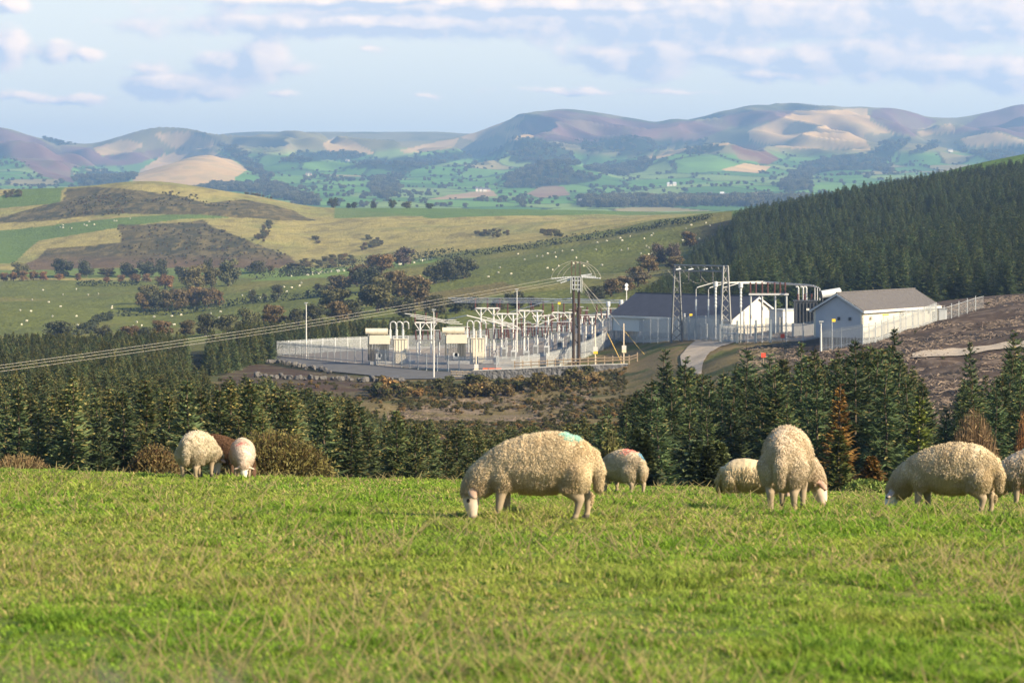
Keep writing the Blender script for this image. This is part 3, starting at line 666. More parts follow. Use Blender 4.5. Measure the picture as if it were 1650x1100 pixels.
# ---- broadleaved trees
def leafy(seed, base, n=1100, lobes=9, spread=.36, qs=.055, flat=.8, zlo=.16, jit=.35):
    r = np.random.default_rng(seed); P_, C_ = [], []
    cs = []
    for k in range(lobes):
        a = r.uniform(0, 6.28); rr = spread * math.sqrt(r.uniform(0, 1)); zz = r.uniform(.2, .82)
        rr *= 1 - abs(zz - .5) * .9
        cs.append((math.cos(a) * rr, math.sin(a) * rr, zz, r.uniform(.11, .20)))
    cs.append((0, 0, .55, .25))
    for (x, y, z, R0) in cs:
        m = int(n / len(cs)); v = r.normal(0, 1, (m, 3)); v /= np.linalg.norm(v, axis=1)[:, None]
        rad = R0 * r.uniform(.55, 1.12, m)[:, None]; p = np.array([x, y, z]) + v * rad * [1, 1, flat]
        p = p[(p[:, 2] > zlo)]; v = v[:len(p)]; m = len(p)
        nrm = v + r.normal(0, .7, (m, 3)); nrm /= np.linalg.norm(nrm, axis=1)[:, None]
        t = np.cross(nrm, r.normal(0, 1, (m, 3))); t /= np.linalg.norm(t, axis=1)[:, None]; b = np.cross(nrm, t)
        s = (qs * r.uniform(.5, 1.3, m))[:, None]; s2 = s * r.uniform(.5, .9, (m, 1))
        P_.append(np.stack([p - t * s, p + b * s2, p + t * s, p - b * s2], 1)); tone = r.uniform(.8, 1.2)
        C_.append(np.array(base) * tone * r.uniform(1 - jit, 1 + jit, (m, 1)))
    return fastmesh(P_, C_)
def broad_proto(seed, base, name='broadleaf_tree', **kw):
    root = thing(name, 'tree', 'tree')
    trunk_mb(.8, .035, limbs=5, seed=seed).build('trunk', BARK, root)
    V, Fl, C = leafy(seed, base, **kw); new_mesh('crown', V, Fl, LEAF, C, root); return root
KINDS_ = {'dark': (.06, .068, .034), 'olive': (.10, .105, .045), 'brown': (.125, .102, .048), 'red': (.17, .11, .05), 'grey': (.11, .092, .07)}
bprot = {k: [broad_proto(400 + 10 * i + j, c, n=2800, lobes=20 + 3 * j, zlo=.04, spread=.33, qs=.034, jit=.45) for j in range(2)] for i, (k, c) in enumerate(KINDS_.items())}
DESC = {'dark': 'dark green round headed tree', 'olive': 'olive green full crowned tree', 'brown': 'brown autumn coloured tree', 'red': 'small rusty red tree', 'grey': 'grey brown thinly leaved tree'}
firstb = {}; nb_ = [0]
def broad(kind, px, py, w, h, d, where, group, sheet=None, cat='tree'):
    sheet = sheet or SB; p = sheet.at(px, d); sc = d / F
    nb_[0] += 1; pr = bprot[kind][nb_[0] % 2]
    lab = DESC[kind] + ' ' + where
    return copy_of(pr, firstb, (p.x, p.y, p.z - h * sc * .04), R.uniform(0, 6.28), (w * sc * 1.12, w * sc * 1.12, h * sc * 1.1), lab, group)
def depth_for(px, py, lo=560, hi=2050):
    """distance at which the hill surface is seen at this height"""
    ds = np.linspace(lo, hi, 1200); X = (px - CX) / F * ds; yy = HY - F * SB.z(X, ds) / ds
    i = np.argmax(yy <= py); return float(ds[i]) if (yy <= py).any() else hi
rows = [
 ('along the hedge line under the left hill', 'trees along the hedge line under the left hill', [('olive', 33, 446, 38, 24), ('dark', 100, 447, 42, 32), ('dark', 139, 446, 30, 28), ('brown', 172, 446, 34, 15), ('dark', 208, 446, 34, 24), ('dark', 236, 446, 40, 26), ('dark', 262, 446, 28, 30), ('dark', 290, 446, 24, 18), ('dark', 412, 440, 40, 21), ('brown', 436, 437, 16, 10), ('brown', 480, 436, 60, 14)]),
 ('in the low row at the foot of the left hill', 'low red trees at the foot of the left hill', [('red', 6, 453, 18, 14), ('red', 22, 453, 18, 16), ('red', 38, 453, 20, 17), ('red', 54, 452, 18, 17), ('red', 70, 452, 18, 15), ('red', 96, 452, 18, 12), ('red', 126, 452, 14, 12), ('red', 172, 456, 14, 11), ('red', 195, 456, 18, 13), ('red', 218, 456, 22, 16), ('red', 236, 455, 20, 14), ('red', 266, 466, 36, 26)]),
 ('in the clump in the middle of the left pasture', 'trees of the clump in the left pasture', [('dark', 335, 458, 20, 44), ('olive', 310, 468, 56, 42), ('olive', 341, 465, 34, 36), ('olive', 368, 461, 46, 44), ('olive', 240, 490, 42, 34), ('brown', 232, 503, 36, 32), ('dark', 248, 503, 34, 36), ('brown', 270, 501, 38, 36), ('brown', 290, 500, 36, 36), ('olive', 302, 490, 34, 34), ('brown', 314, 497, 36, 36), ('brown', 336, 496, 36, 34), ('brown', 352, 494, 28, 28)]),
 ('standing by the thin hedge on the open pasture', 'lone trees by the thin pasture hedge', [('dark', 407, 488, 18, 22), ('dark', 426, 487, 10, 15), ('dark', 445, 483, 28, 26), ('dark', 515, 474, 26, 18)]),
 ('in the row of trees behind the plantation', 'row of trees behind the plantation on the left', [('dark', 92, 551, 64, 36), ('dark', 165, 547, 40, 24), ('brown', 208, 546, 44, 22), ('brown', 262, 543, 44, 28), ('dark', 232, 546, 36, 20), ('brown', 300, 541, 34, 26), ('dark', 330, 541, 42, 38), ('olive', 366, 538, 42, 34), ('olive', 402, 535, 50, 40), ('brown', 440, 530, 48, 40), ('dark', 474, 528, 36, 32), ('dark', 506, 524, 46, 36), ('brown', 545, 520, 46, 36)]),
 ('in the autumn wood left of the power pole', 'trees of the autumn wood left of the power pole', [('grey', 650, 428, 44, 31), ('brown', 615, 442, 52, 34), ('brown', 575, 462, 52, 36), ('brown', 545, 476, 46, 34), ('dark', 592, 470, 54, 44), ('brown', 640, 486, 66, 52), ('brown', 672, 492, 60, 50), ('olive', 608, 503, 80, 56), ('olive', 540, 505, 60, 44), ('dark', 560, 515, 56, 34), ('dark', 700, 457, 42, 32), ('dark', 722, 454, 46, 38), ('dark', 748, 449, 50, 36), ('brown', 600, 432, 30, 22), ('dark', 650, 512, 50, 36), ('dark', 700, 508, 50, 34), ('dark', 735, 505, 44, 28), ('dark', 760, 500, 36, 24), ('dark', 830, 496, 46, 28), ('dark', 800, 500, 34, 20), ('dark', 860, 496, 34, 20)]),
 ('at the foot of the forest behind the gantry', 'bare brown trees at the foot of the forest', [('brown', 1028, 462, 46, 34), ('grey', 1062, 428, 30, 38), ('grey', 1085, 424, 26, 34), ('brown', 1112, 398, 34, 26), ('brown', 1045, 440, 44, 30), ('brown', 1090, 440, 40, 28), ('brown', 985, 478, 44, 30), ('brown', 1010, 470, 40, 26), ('dark', 960, 484, 40, 24)])]
for where, grp, lst in rows:
    for k, px, py, w, h in lst: broad(k, px, py, w, h, depth_for(px, py), where, grp)
sky_t = [('dark', 537, 20, 18, 'tall lone tree, leftmost on the ridge of the middle hill'), ('dark', 562, 10, 9, 'tiny tree beside a pair on the ridge of the middle hill'), ('dark', 571, 13, 11, 'small round tree right of the tiny one on the middle ridge'), ('dark', 602, 12, 13, 'single slim tree in the middle of the ridge row'), ('dark', 632, 16, 15, 'dark oval tree left of the wide olive one on the ridge'), ('olive', 655, 22, 12, 'wide low olive tree on the ridge of the middle hill'), ('dark', 692, 18, 10, 'dark low tree, rightmost on the ridge of the middle hill')]
for k, px, w, h, lab in sky_t:
    t = broad(k, px, 0, w, h, 1996, '', 'trees on the ridge of the middle hill'); t['label'] = lab
# hedges: each a clipped run of bushes following the ground
def hedge(pts, h, label, col=(.035, .045, .018), gap=0.0, wid=1.6):
    V_, C_ = [], []; r = np.random.default_rng(len(label)); pts3 = []
    for (px, py) in pts: d = depth_for(px, py); pts3.append(SB.at(px, d))
    o0 = pts3[len(pts3) // 2]
    for a, b in zip(pts3[:-1], pts3[1:]):
        L_ = (b - a).length; n = int(L_ * 9); t = r.uniform(0, 1, n)
        p = np.array(a) + (np.array(b) - np.array(a)) * t[:, None]
        p[:, 2] = SB.z(p[:, 0], p[:, 1])
        keep = np.ones(n, bool)
        if gap: keep = vnoise(p[:, 0] * .16, p[:, 1] * .05, 5) > gap
        p = p[keep]; n = len(p); hh = h * (.65 + .6 * vnoise(p[:, 0] * .5, p[:, 1] * .3, 8))
        p += np.stack([r.normal(0, wid * .3, n), r.normal(0, wid * .3, n), r.uniform(.05, 1, n) * hh], 1)
        v = r.normal(0, 1, (n, 3)); v /= np.linalg.norm(v, axis=1)[:, None]; w = np.cross(v, r.normal(0, 1, (n, 3))); w /= np.linalg.norm(w, axis=1)[:, None]; s = r.uniform(.25, .6, (n, 1))
        V_.append(np.stack([p - v * s, p + w * s * .8, p + v * s, p - w * s * .8], 1)); C_.append(np.array(col) * r.uniform(.6, 1.5, (n, 1)))
    V, Fl, C = fastmesh(V_, C_); o = new_mesh('hedge', V - np.array(o0), Fl, LEAF, C); o.location = o0
    return tag(o, label, 'hedge')
hedge([(403, 452), (450, 447), (500, 443), (550, 435), (600, 428), (680, 420), (740, 416)], 4.2, 'thick dark hedge along the lower edge of the flock field')
hedge([(740, 416), (830, 404), (900, 394), (940, 388), (990, 380)], 3.0, 'long dark hedge climbing the middle slope from the autumn wood')
hedge([(990, 380), (1040, 371), (1090, 362), (1140, 354), (1186, 348)], 2.2, 'thin broken hedge near the top of the middle slope', gap=.42)
hedge([(190, 510), (250, 507), (320, 503), (370, 494), (430, 488), (490, 482), (545, 472)], 2.6, 'dark hedge crossing the left pasture below the clump of trees')
hedge([(122, 459), (165, 462), (225, 459)], 2.4, 'short hedge at the top edge of the left pasture')
hedge([(127, 540), (150, 526), (180, 513)], 2.4, 'short diagonal hedge down the left pasture')

# scrub on the hills
sp, ss = [], []
def scrubpoly(poly, n, smin, smax, dens=.5):
    xs = [p[0] for p in poly]; ys = [p[1] for p in poly]; k = 0
    while k < n:
        px = R.uniform(min(xs), max(xs)); py = R.uniform(min(ys), max(ys))
        if not poly_mask(np.array([px]), np.array([py]), poly)[0]: k += .2; continue
        d = depth_for(px, py, 1000); p = SB.at(px, d)
        if float(fbm(np.array([p.x * .03]), np.array([p.y * .015]), 44, 3)[0]) < dens: k += .3; continue
        s = R.uniform(smin, smax); sp.append(tuple(p)); ss.append((s, s, s * .75)); k += 1
scrubpoly([(500, 385), (545, 378), (600, 380), (618, 395), (590, 404), (520, 400)], 130, 2, 4.5, .42)
scrubpoly([(100, 318), (300, 310), (470, 345), (300, 345), (100, 350)], 420, .8, 2.6, .46)
scrubpoly([(410, 385), (435, 357), (442, 360), (425, 392)], 60, 2, 4, .3)
scrubpoly([(700, 372), (760, 368), (830, 378), (800, 384)], 60, 2, 3.5, .45); scrubpoly([(868, 374), (900, 375), (905, 383), (875, 380)], 40, 2, 3.5, .3)
scrubpoly([(480, 425), (560, 415), (580, 428), (500, 436)], 50, 2.5, 4.5, .45); scrubpoly([(5, 312), (35, 308), (35, 318), (8, 322)], 30, 2, 4, .3); scrubpoly([(190, 370), (330, 356), (470, 415), (440, 430), (200, 425)], 380, .7, 2.2, .44)
scrubpoly([(380, 300), (440, 312), (430, 318), (390, 306)], 25, 2, 3, .3)
crB = [crown_of(bprot['dark'][0]), crown_of(bprot['brown'][1]), crown_of(bprot['olive'][0])]
scatter('hill_scrub', sp, [(0, 0, R.uniform(0, 6)) for _ in sp], ss, [R.choice((0, 0, 1)) for _ in sp], crB)

# far vale trees that read as one blue mass
fsx = far_sel; r = np.random.default_rng(5); vp, vs = [], []
def pickv(mask, n, smin, smax):
    idx = np.nonzero(mask)[0]
    if not len(idx): return
    for i in r.choice(idx, min(n, len(idx)), replace=False):
        s = r.uniform(smin, smax); vp.append((fsx['X'][i] + r.normal(0, 4), fsx['Y'][i] + r.normal(0, 8), fsx['Z'][i] - 1)); vs.append((s * 1.25, s * 1.25, s))
inv = (fsx['px'] > -100) & (fsx['px'] < 1750) & (fsx['py'] < 345) & (fsx['py'] > 205) & (fsx['Y'] > 3600) & (~fsx['tan'] | fsx['wood'])
pickv(inv & fsx['wood'], 4600, 7, 12)
hed = inv & (fsx['edge'] < .10) & (fsx['moor'] < .5) & (~fsx['wood']); pickv(hed, 1900, 3.5, 8)
cl = inv & (fbm(fsx['X'] * .006, fsx['Y'] * .003, 333, 3) > .63) & (fsx['py'] > 244); pickv(cl, 700, 5, 10)
bandm = inv & (fsx['py'] > 322) & (fsx['py'] < 340) & (fsx['px'] > 940) & (fsx['px'] < 1300); pickv(bandm, 500, 9, 15)
scatter('vale_woods', vp, [(0, 0, a) for a in r.uniform(0, 6, len(vp))], vs, r.choice((0, 0, 2), len(vp)), crB)
# ------------------------------------------------------------------ the substation
STEEL = mat('galvanised_steel', (.36, .38, .39), .5, .15, 3, metal=.0, spec=.5)
STEELD = mat('weathered_steel', (.16, .165, .17), .6, .25, 3)
WHITEP = mat('white_paint', (.60, .59, .56), .5, .06, 3)
CREAM = mat('cream_paint', (.60, .55, .44), .5, .08, 2)
CREAMD = mat('grey_cream_paint', (.40, .39, .34), .55, .15, 2)
BROWN = mat('brown_porcelain', (.10, .040, .028), .25, .2, 4, spec=.6)
GREYP = mat('grey_porcelain', (.50, .52, .53), .35, .08, 4, spec=.6)
DARKM = mat('dark_grey_paint', (.055, .06, .068), .5, .2, 2)
ALU = mat('aluminium', (.48, .48, .48), .4, .06, 3, spec=.6)
WIRE = mat('bright_wire', (.42, .39, .34), .5, .1, 2)
POLEW = mat('creosoted_wood', (.05, .035, .027), .85, .3, 3)
WOOD = mat('fence_wood', (.33, .25, .17), .85, .3, 4)
CONC = mat('concrete', (.42, .41, .39), .9, .15, 1.5)
TARMAC = mat('tarmac', (.105, .105, .108), .92, .25, .35, bump=.2, bscale=8)
GRAVEL = mat('gravel', (.40, .335, .26), .95, .25, .5, bump=.3, bscale=5)
STONE = mat('dark_stone', (.13, .13, .135), .9, .5, .9, bump=.6, bscale=2)
RENDER = mat('cream_render', (.60, .55, .44), .85, .06, .8)
RENDER_SHADE = mat('shaded_render', (.40, .42, .45), .85, .06, .8)  # shade of the gable put into its colour, darker and cooler than the cream
SLATE = mat('slate_roof', (.05, .055, .075), .6, .2, 1.2)
TILE = mat('brown_roof', (.108, .100, .098), .8, .16, 1.6, bump=.3, bscale=3)
YELLOW = mat('yellow_sign', (.80, .55, .05), .5, .05)
ORANGE = mat('orange_plastic', (.75, .16, .06), .5, .1)
ROCK = mat('boulder_rock', (.125, .118, .112), .9, .4, 1.6, bump=.7, bscale=3)
GLASS = mat('lamp_glass', (.85, .85, .85), .2, .03)

def depthA(px, py, lo=230, hi=476):
    ds = np.linspace(lo, hi, 900); yy = HY - F * SA.z((px - CX) / F * ds, ds) / ds
    i = np.argmax(yy <= py); return float(ds[i]) if (yy <= py).any() else hi
def ZY(py, d): return -(py - HY) / F * d
def strip(name, left, right, m, lift, n=8, sub=10):
    """ribbon of ground surface between two edges given as bearings and distances"""
    def dens(e):
        e = [Vector(((px - CX) / F * d, d)) for px, d in e]; out = []
        for i in range(sub * (len(e) - 1) + 1):
            t = i / sub; k = min(int(t), len(e) - 2); out.append(e[k].lerp(e[k + 1], t - k))
        return out
    a, b = dens(left), dens(right); V = []
    for p, q in zip(a, b):
        for k in range(n + 1): w = p.lerp(q, k / n); V.append((w.x, w.y, SA.g(w.x, w.y) + lift))
    i = np.arange(len(a) - 1)[:, None] * (n + 1) + np.arange(n)[None, :]
    o = new_mesh(name, V, np.stack([i, i + 1, i + n + 2, i + n + 1], -1).reshape(-1, 4), m, smooth=True); return tag(o, kind='structure')
strip('tarmac', [(430, 466), (447, 457), (560, 429), (690, 404), (775, 398)], [(430, 452), (470, 432), (530, 407), (650, 387.5), (775, 388.5)], TARMAC, .14)
dr_l = [(1122, 549), (1108, 560), (1096, 575), (1098, 590), (1108, 604)]; dr_r = [(1186, 552), (1166, 558), (1145, 568), (1134, 582), (1130, 604)]
strip('road', [(x, depthA(x, y)) for x, y in dr_l], [(x, depthA(x, y)) for x, y in dr_r], GRAVEL, .12)
strip('path', [(1470, depthA(1470, 571)), (1520, depthA(1520, 565)), (1560, depthA(1560, 562)), (1625, depthA(1625, 552)), (1680, depthA(1680, 549))], [(1470, depthA(1470, 579)), (1520, depthA(1520, 576)), (1560, depthA(1560, 573)), (1625, depthA(1625, 563)), (1680, depthA(1680, 559))], GRAVEL, .14)

def palisade(label, pts, h=2.4, pitch=.16, bay=2.75, m=STEEL, base=None):
    w = [Vector(((px - CX) / F * d, d, 0)) for px, d in pts]
    o0 = Vector((w[0].x, w[0].y, SA.g(w[0].x, w[0].y))); root = thing('palisade_fence', label, 'fence', o0)
    pales, rails = MB(o0), MB(o0); posts = []
    for a, b in zip(w[:-1], w[1:]):
        L_ = (b - a).length; n = max(1, round(L_ / bay)); dr = (b - a).normalized(); ang = math.atan2(dr.y, dr.x); nrm = Vector((-dr.y, dr.x, 0))
        for k in range(n):
            p, q = a.lerp(b, k / n), a.lerp(b, (k + 1) / n); zp, zq = SA.g(p.x, p.y), SA.g(q.x, q.y)
            posts.append((p.x, p.y, zp, ang))
            for hh in (.35, h - .35): rails.bar((p.x, p.y, zp + hh), (q.x, q.y, zq + hh), .07)
            m_ = int((q - p).length / pitch)
            for i in range(m_):
                t = (i + .5) / m_; c = p.lerp(q, t) - nrm * .05; z = zp + (zq - zp) * t + .06; hw = dr * .042
                pales.add([c - hw + Vector((0, 0, z)), c + hw + Vector((0, 0, z)), c + hw + Vector((0, 0, z + h - .15)), c + Vector((0, 0, z + h)), c - hw + Vector((0, 0, z + h - .15))], [(0, 1, 2, 3, 4)])
    q = w[-1]; posts.append((q.x, q.y, SA.g(q.x, q.y), ang))
    pales.build('pale_panel', m, root); rails.build('rail', m, root)
    for (x, y, z, ang) in posts:
        b = MB(o0); b.box((x, y, z + h / 2 - .1), (.11, .11, h + .2), ang); b.build('post', m, root)
    return root
palisade('grey palisade fence along the front of the lower yard beside the tarmac', [(447, 458), (560, 432), (687, 407), (740, 401), (800, 398), (838, 398)])
palisade('pale palisade fence climbing the grassy bank behind the twin wooden pole', [(838, 398.3), (880, 400), (925, 405), (960, 411), (990, 418), (1010, 424), (1028, 425)])
palisade('palisade fence at the far left end of the lower yard', [(446, 458.6), (520, 468), (600, 474), (700, 474)])
palisade('tall grey fence at the rear of the lower yard behind the insulators', [(700, 474.5), (800, 473), (900, 468), (1000, 462)], h=2.9)
palisade('palisade fence with gates at the top of the gravel road', [(1029, 425), (1090, 405), (1160, 386), (1240, 367), (1322, 360)])
palisade('grey palisade fence around the near corner of the brown roofed building', [(1323, 360), (1322, 333), (1390, 331), (1450, 346), (1508, 362)])
palisade('pale fence below the dark slate roof behind the steel gantry', [(982, 428), (1003, 419), (1060, 405.5), (1110, 397), (1164, 392)], h=3.4, pitch=.11)
def mesh_fence():
    pts = [(1509, 362), (1545, 372), (1585, 383)]; w = [Vector(((px - CX) / F * d, d, 0)) for px, d in pts]; o0 = SA.at(1509, 362)
    root = thing('wire_fence', 'light wire fence with tall posts on the brown mound right of the building', 'fence', o0); net = MB(o0); n = 7
    for a, b in zip(w[:-1], w[1:]):
        for k in range(3):
            p, q = a.lerp(b, k / 3), a.lerp(b, (k + 1) / 3); zp, zq = SA.g(p.x, p.y), SA.g(q.x, q.y)
            pb = MB(o0); pb.box((p.x, p.y, zp + 1.0), (.09, .09, 2.1)); pb.build('post', STEEL, root)
            for i in range(12): hh = .2 + i * .12; net.bar((p.x, p.y, zp + hh), (q.x, q.y, zq + hh), .014)
            net.bar((p.x, p.y, zp + 1.7), (q.x, q.y, zq + 1.7), .045)
    net.build('wire_panel', STEEL, root)
mesh_fence()
def gate():
    o0 = SA.at(1164, 384.2); root = thing('steel_gate', 'double steel gate closing the palisade fence at the end of the gravel road', 'gate', o0)
    for px, d in ((1163, 383.5), (1188, 377.5), (1218, 370.5), (1242, 365)):
        p = SA.at(px, d); b = MB(o0); b.box(p + Vector((0, 0, 1.5)), (.26, .26, 3.0)); b.build('gate_post', mat('blue_grey_steel', (.20, .235, .27), .5, .1), root)
    for (a, b) in (((1165, 383), (1176, 380)), ((1177, 379.6), (1187, 377.5))):
        p, q = SA.at(*a), SA.at(*b); m = MB(o0)
        for hh in (.3, 1.3, 2.4): m.bar(p + Vector((0, 0, hh)), q + Vector((0, 0, hh)), .08)
        for k in range(9): m.bar(p.lerp(q, k / 8) + Vector((0, 0, .2)), p.lerp(q, k / 8) + Vector((0, 0, 2.5)), .05)
        m.build('gate_leaf', STEEL, root)
gate()

# ---- buildings
def building(name, label, A, dirL, L_, dirG, W_, zg, ze, zr, mw_long, mw_gable, mroof, over=.35, cat='building'):
    """A: near corner; long wall along dirL from A, gable along dirG from A"""
    A = Vector((A.x, A.y, zg)); l = Vector((*dirL, 0)).normalized(); g = Vector((*dirG, 0)).normalized(); root = thing(name, label, cat, A)
    U = Vector((0, 0, 1)); h = ze - zg; r = zr - zg; B = A + l * L_; C = A + g * W_; D = B + g * W_
    m = MB(A); m.prism([A, B, B + U * h, A + U * h], g * .25); m.build('long_wall', mw_long, root)
    m = MB(A); m.prism([C, D, D + U * h, C + U * h], -g * .25); m.build('rear_wall', mw_long, root)
    gi = [A + g * .25, C - g * .25]
    for base, nm in ((A, 'gable_wall'), (B - l * .25, 'gable_wall')):
        o = base - A; m = MB(A); m.prism([A + g * .252 + o, C - g * .252 + o, C - g * .252 + o + U * h, A + g * (W_ / 2) + o + U * (r - .12), A + g * .252 + o + U * h], l * .25); m.build(nm, mw_gable, root)
    roof = MB(A); sl = (r - h) / (W_ / 2)
    for s, e in ((A, 1), (C, -1)):
        e0 = s - g * e * over - l * over + U * (h - sl * over + .05); ridge = A + g * (W_ / 2) - l * over + U * (r + .05)
        roof.prism([e0, ridge, ridge + U * .16, e0 + U * .16], l * (L_ + 2 * over))
    ro = roof.build('roof', mroof, root)
    rc = MB(A); rc.tube([A + g * (W_ / 2) - l * over + U * (r + .22), A + g * (W_ / 2) + l * (L_ + over) + U * (r + .22)], .11, 6); rc.build('ridge_cap', mroof, ro)
    for t in (.15, L_ * .5, L_ - .15): dp = MB(A); q_ = A + l * t - g * .07; dp.tube([q_ + U * .05, q_ + U * (h - .2)], .05, 6); dp.build('downpipe', CREAMD, root)
    f = MB(A); 
    for s, e in ((A, 1), (C, -1)):
        e0 = s - g * e * (over + .03) - l * over + U * (h - sl * over - .16); f.prism([e0, e0 + U * .3, e0 + U * .3 - g * e * .09, e0 - g * e * .09], l * (L_ + 2 * over))
    f.build('gutter', WHITEP, ro)
    bb = MB(A)
    for s, e in ((A, 1), (C, -1)):
        for off in (-over - .06, L_ + over + .01):
            e0 = s - g * e * over + l * off + U * (h - sl * over - .12); rd = A + g * (W_ / 2) + l * off + U * (r - .12); bb.prism([e0, rd, rd + U * .24, e0 + U * .24], l * .05)
    bb.build('bargeboard', WHITEP, ro)
    return root, A, l, g, U
root, A, l, g, U = building('brick_switch_house', 'low cream building with shade toned gable and brown pitched roof on the right', P(1389, 500, 345), (13, 20.3), 22, (-20.3, 13), 6.5, -15.4, -12.04, -10.17, RENDER, RENDER_SHADE, TILE)
root.name = 'switch_building'
def panel(name, c, along, w, h, m, out, root, A, d=.06):
    b = MB(A); al = Vector(along); b.prism([c - al * w / 2, c + al * w / 2, c + al * w / 2 + Vector((0, 0, h)), c - al * w / 2 + Vector((0, 0, h))], Vector(out) * d); return b.build(name, m, root)
nl = Vector((l.y, -l.x, 0)); ng = -l
dr = panel('door', A + l * 6.6 + U * .05, l, 1.3, 2.5, mat('cream_door', (.60, .54, .42), .5, .05), nl, root, A)
panel('door_frame', A + l * 6.6 + U * 2.56, l, 1.6, .14, YELLOW, nl, dr, A, .09)
panel('dark_door', A + l * 21.5 + U * .05, l, 2.0, 2.6, mat('dark_doorway', (.07, .065, .055), .6, .1), nl, root, A)
for t, hh in ((2.2, 2.35), (11.5, 2.55), (19.3, 2.6)): 
    b = MB(A); b.tube([A + l * t + nl * .02 + U * hh, A + l * t + nl * .3 + U * hh], .2, 8); b.build('wall_lamp', CREAMD, root)
for t in (1.6, 3.1): b = MB(A); b.box(A + g * t + ng * .1 + U * 2.3, (.3, .2, .4)); b.build('vent', DARKM, root)
root, A, l, g, U = building('control_building', 'long building with dark slate roof and sunlit white gable behind the gantry', Vector((31.0, 400.0, 0)), (-.71, .70), 23, (.70, .71), 11, -17.45, -15.2, -12.3, mat('pale_render', (.55, .57, .56), .85, .06), mat('white_render', (.60, .56, .47), .85, .05), SLATE, over=.3)
panel('door', A + g * 8 + U * .05, g, 1.4, 2.2, mat('grey_door', (.35, .35, .34), .5, .05), -Vector((-.71, .70, 0)), root, A)
b = MB(SA.at(1275, 396)); p = SA.at(1275, 396)
kz = thing('site_cabin', 'low flat roofed white cabin right of the sunlit gable', 'cabin', p)
b.box(p + Vector((0, 0, 1.5)), (5.5, 3, 3.0), .6); b.build('wall', WHITEP, kz); b = MB(p); b.box(p + Vector((0, 0, 3.08)), (5.8, 3.3, .14), .6); b.build('roof', STEEL, kz)
b = MB(p); b.prism([p + Vector((-2.0, -2.75, .05)), p + Vector((-1.2, -2.2, .05)), p + Vector((-1.2, -2.2, 2.1)), p + Vector((-2.0, -2.75, 2.1))], (.04, -.06, 0)); b.build('door', STEELD, kz)

# ---- power transformers
def transformer(px, d, label):
    o = SA.at(px, d); root = thing('power_transformer', label, 'transformer', o)
    s = d / F      # metres per photograph pixel at this distance
    def Q(x, y, dy=0): return Vector(((x) * s, dy, (68 - y) * s))     # x from centre, y down from the top in pixels
    b = MB(); b.box(Vector((1, 0, .25)), (6.6, 3.4, .5)); b.build('plinth', CONC, root)
    b = MB(); b.box(Vector((2.2, -.3, 2.15)), (1.9, 2.2, 3.2)); b.box(Vector((-.2, .2, 1.9)), (1.2, 1.6, 2.6))
    for k in range(4): b.box(Vector((1.55 + k * .45, -1.43, 2.2)), (.10, .08, 2.9))
    b.box(Vector((2.2, -1.45, 3.78)), (2.0, .12, .12)); b.build('tank', CREAM, root)
    b = MB(); b.box(Vector((2.25, -1.75, 1.0)), (1.5, .5, 1.6)); b.build('marshalling_box', CREAM, root)
    b = MB()
    for k in range(13): b.box(Vector((-2.6 + k * .24, -.15, 1.85)), (.07, 2.1, 2.5))
    b.build('radiator', mat('radiator_grey', (.20, .20, .185), .6, .15), root)
    b = MB(); b.box(Vector((-.9, -.35, 3.65)), (3.1, 1.9, 1.25), .0, .96); cb = b.build('cooler_box', CREAM, root)
    b = MB(); b.box(Vector((-1.1, -1.2, 1.2)), (.7, .3, .9)); b.tube([(-.9, -1.35, 1.35), (-.9, -1.25, 1.35)], .34, 12); b.build('fan', GREYP, root)
    b = MB(); b.tube([(-3.0, .1, 4.85), (.25, .1, 4.85)], .46, 14); b.tube([(-3.04, .1, 4.85), (-2.96, .1, 4.85)], .50, 14); b.tube([(-1.2, .1, 4.85), (-1.12, .1, 4.85)], .49, 14)
    b.bar((-2.6, .1, .5), (-2.6, .1, 4.6), .14); b.bar((-.2, .1, 4.2), (-.2, .1, 4.6), .14); b.build('conservator', CREAM, root)
    for k in range(3):
        x = .62 + k * .95; q = MB(); q.insulator((x, .3, 3.75), (x, .3, 5.1), .22, 5); q.build('bushing', GREYP, root)
        q = MB(); pts = [(x, .3, 4.6), (x, .3, 5.9)]
        for i in range(1, 9): a = math.pi * i / 8; pts.append((x + .42 * (1 - math.cos(a)), .3, 5.9 + .40 * math.sin(a)))
        pts.append((x + .84, .6, 5.2)); q.tube(pts, .09, 6); q.build('connector_pipe', ALU, root)
    b = MB(); b.tube([(1.15, -1.2, .5), (1.15, -1.2, 4.2), (3.3, -1.2, 4.2), (3.3, -1.2, .5)], .10, 6); b.build('pipe', ALU, root)
    return root
transformer(622, 424, 'cream transformer with oil tank on top, left of the pair in the lower yard')
transformer(746, 419, 'cream transformer with oil tank on top, nearer the insulator frames')
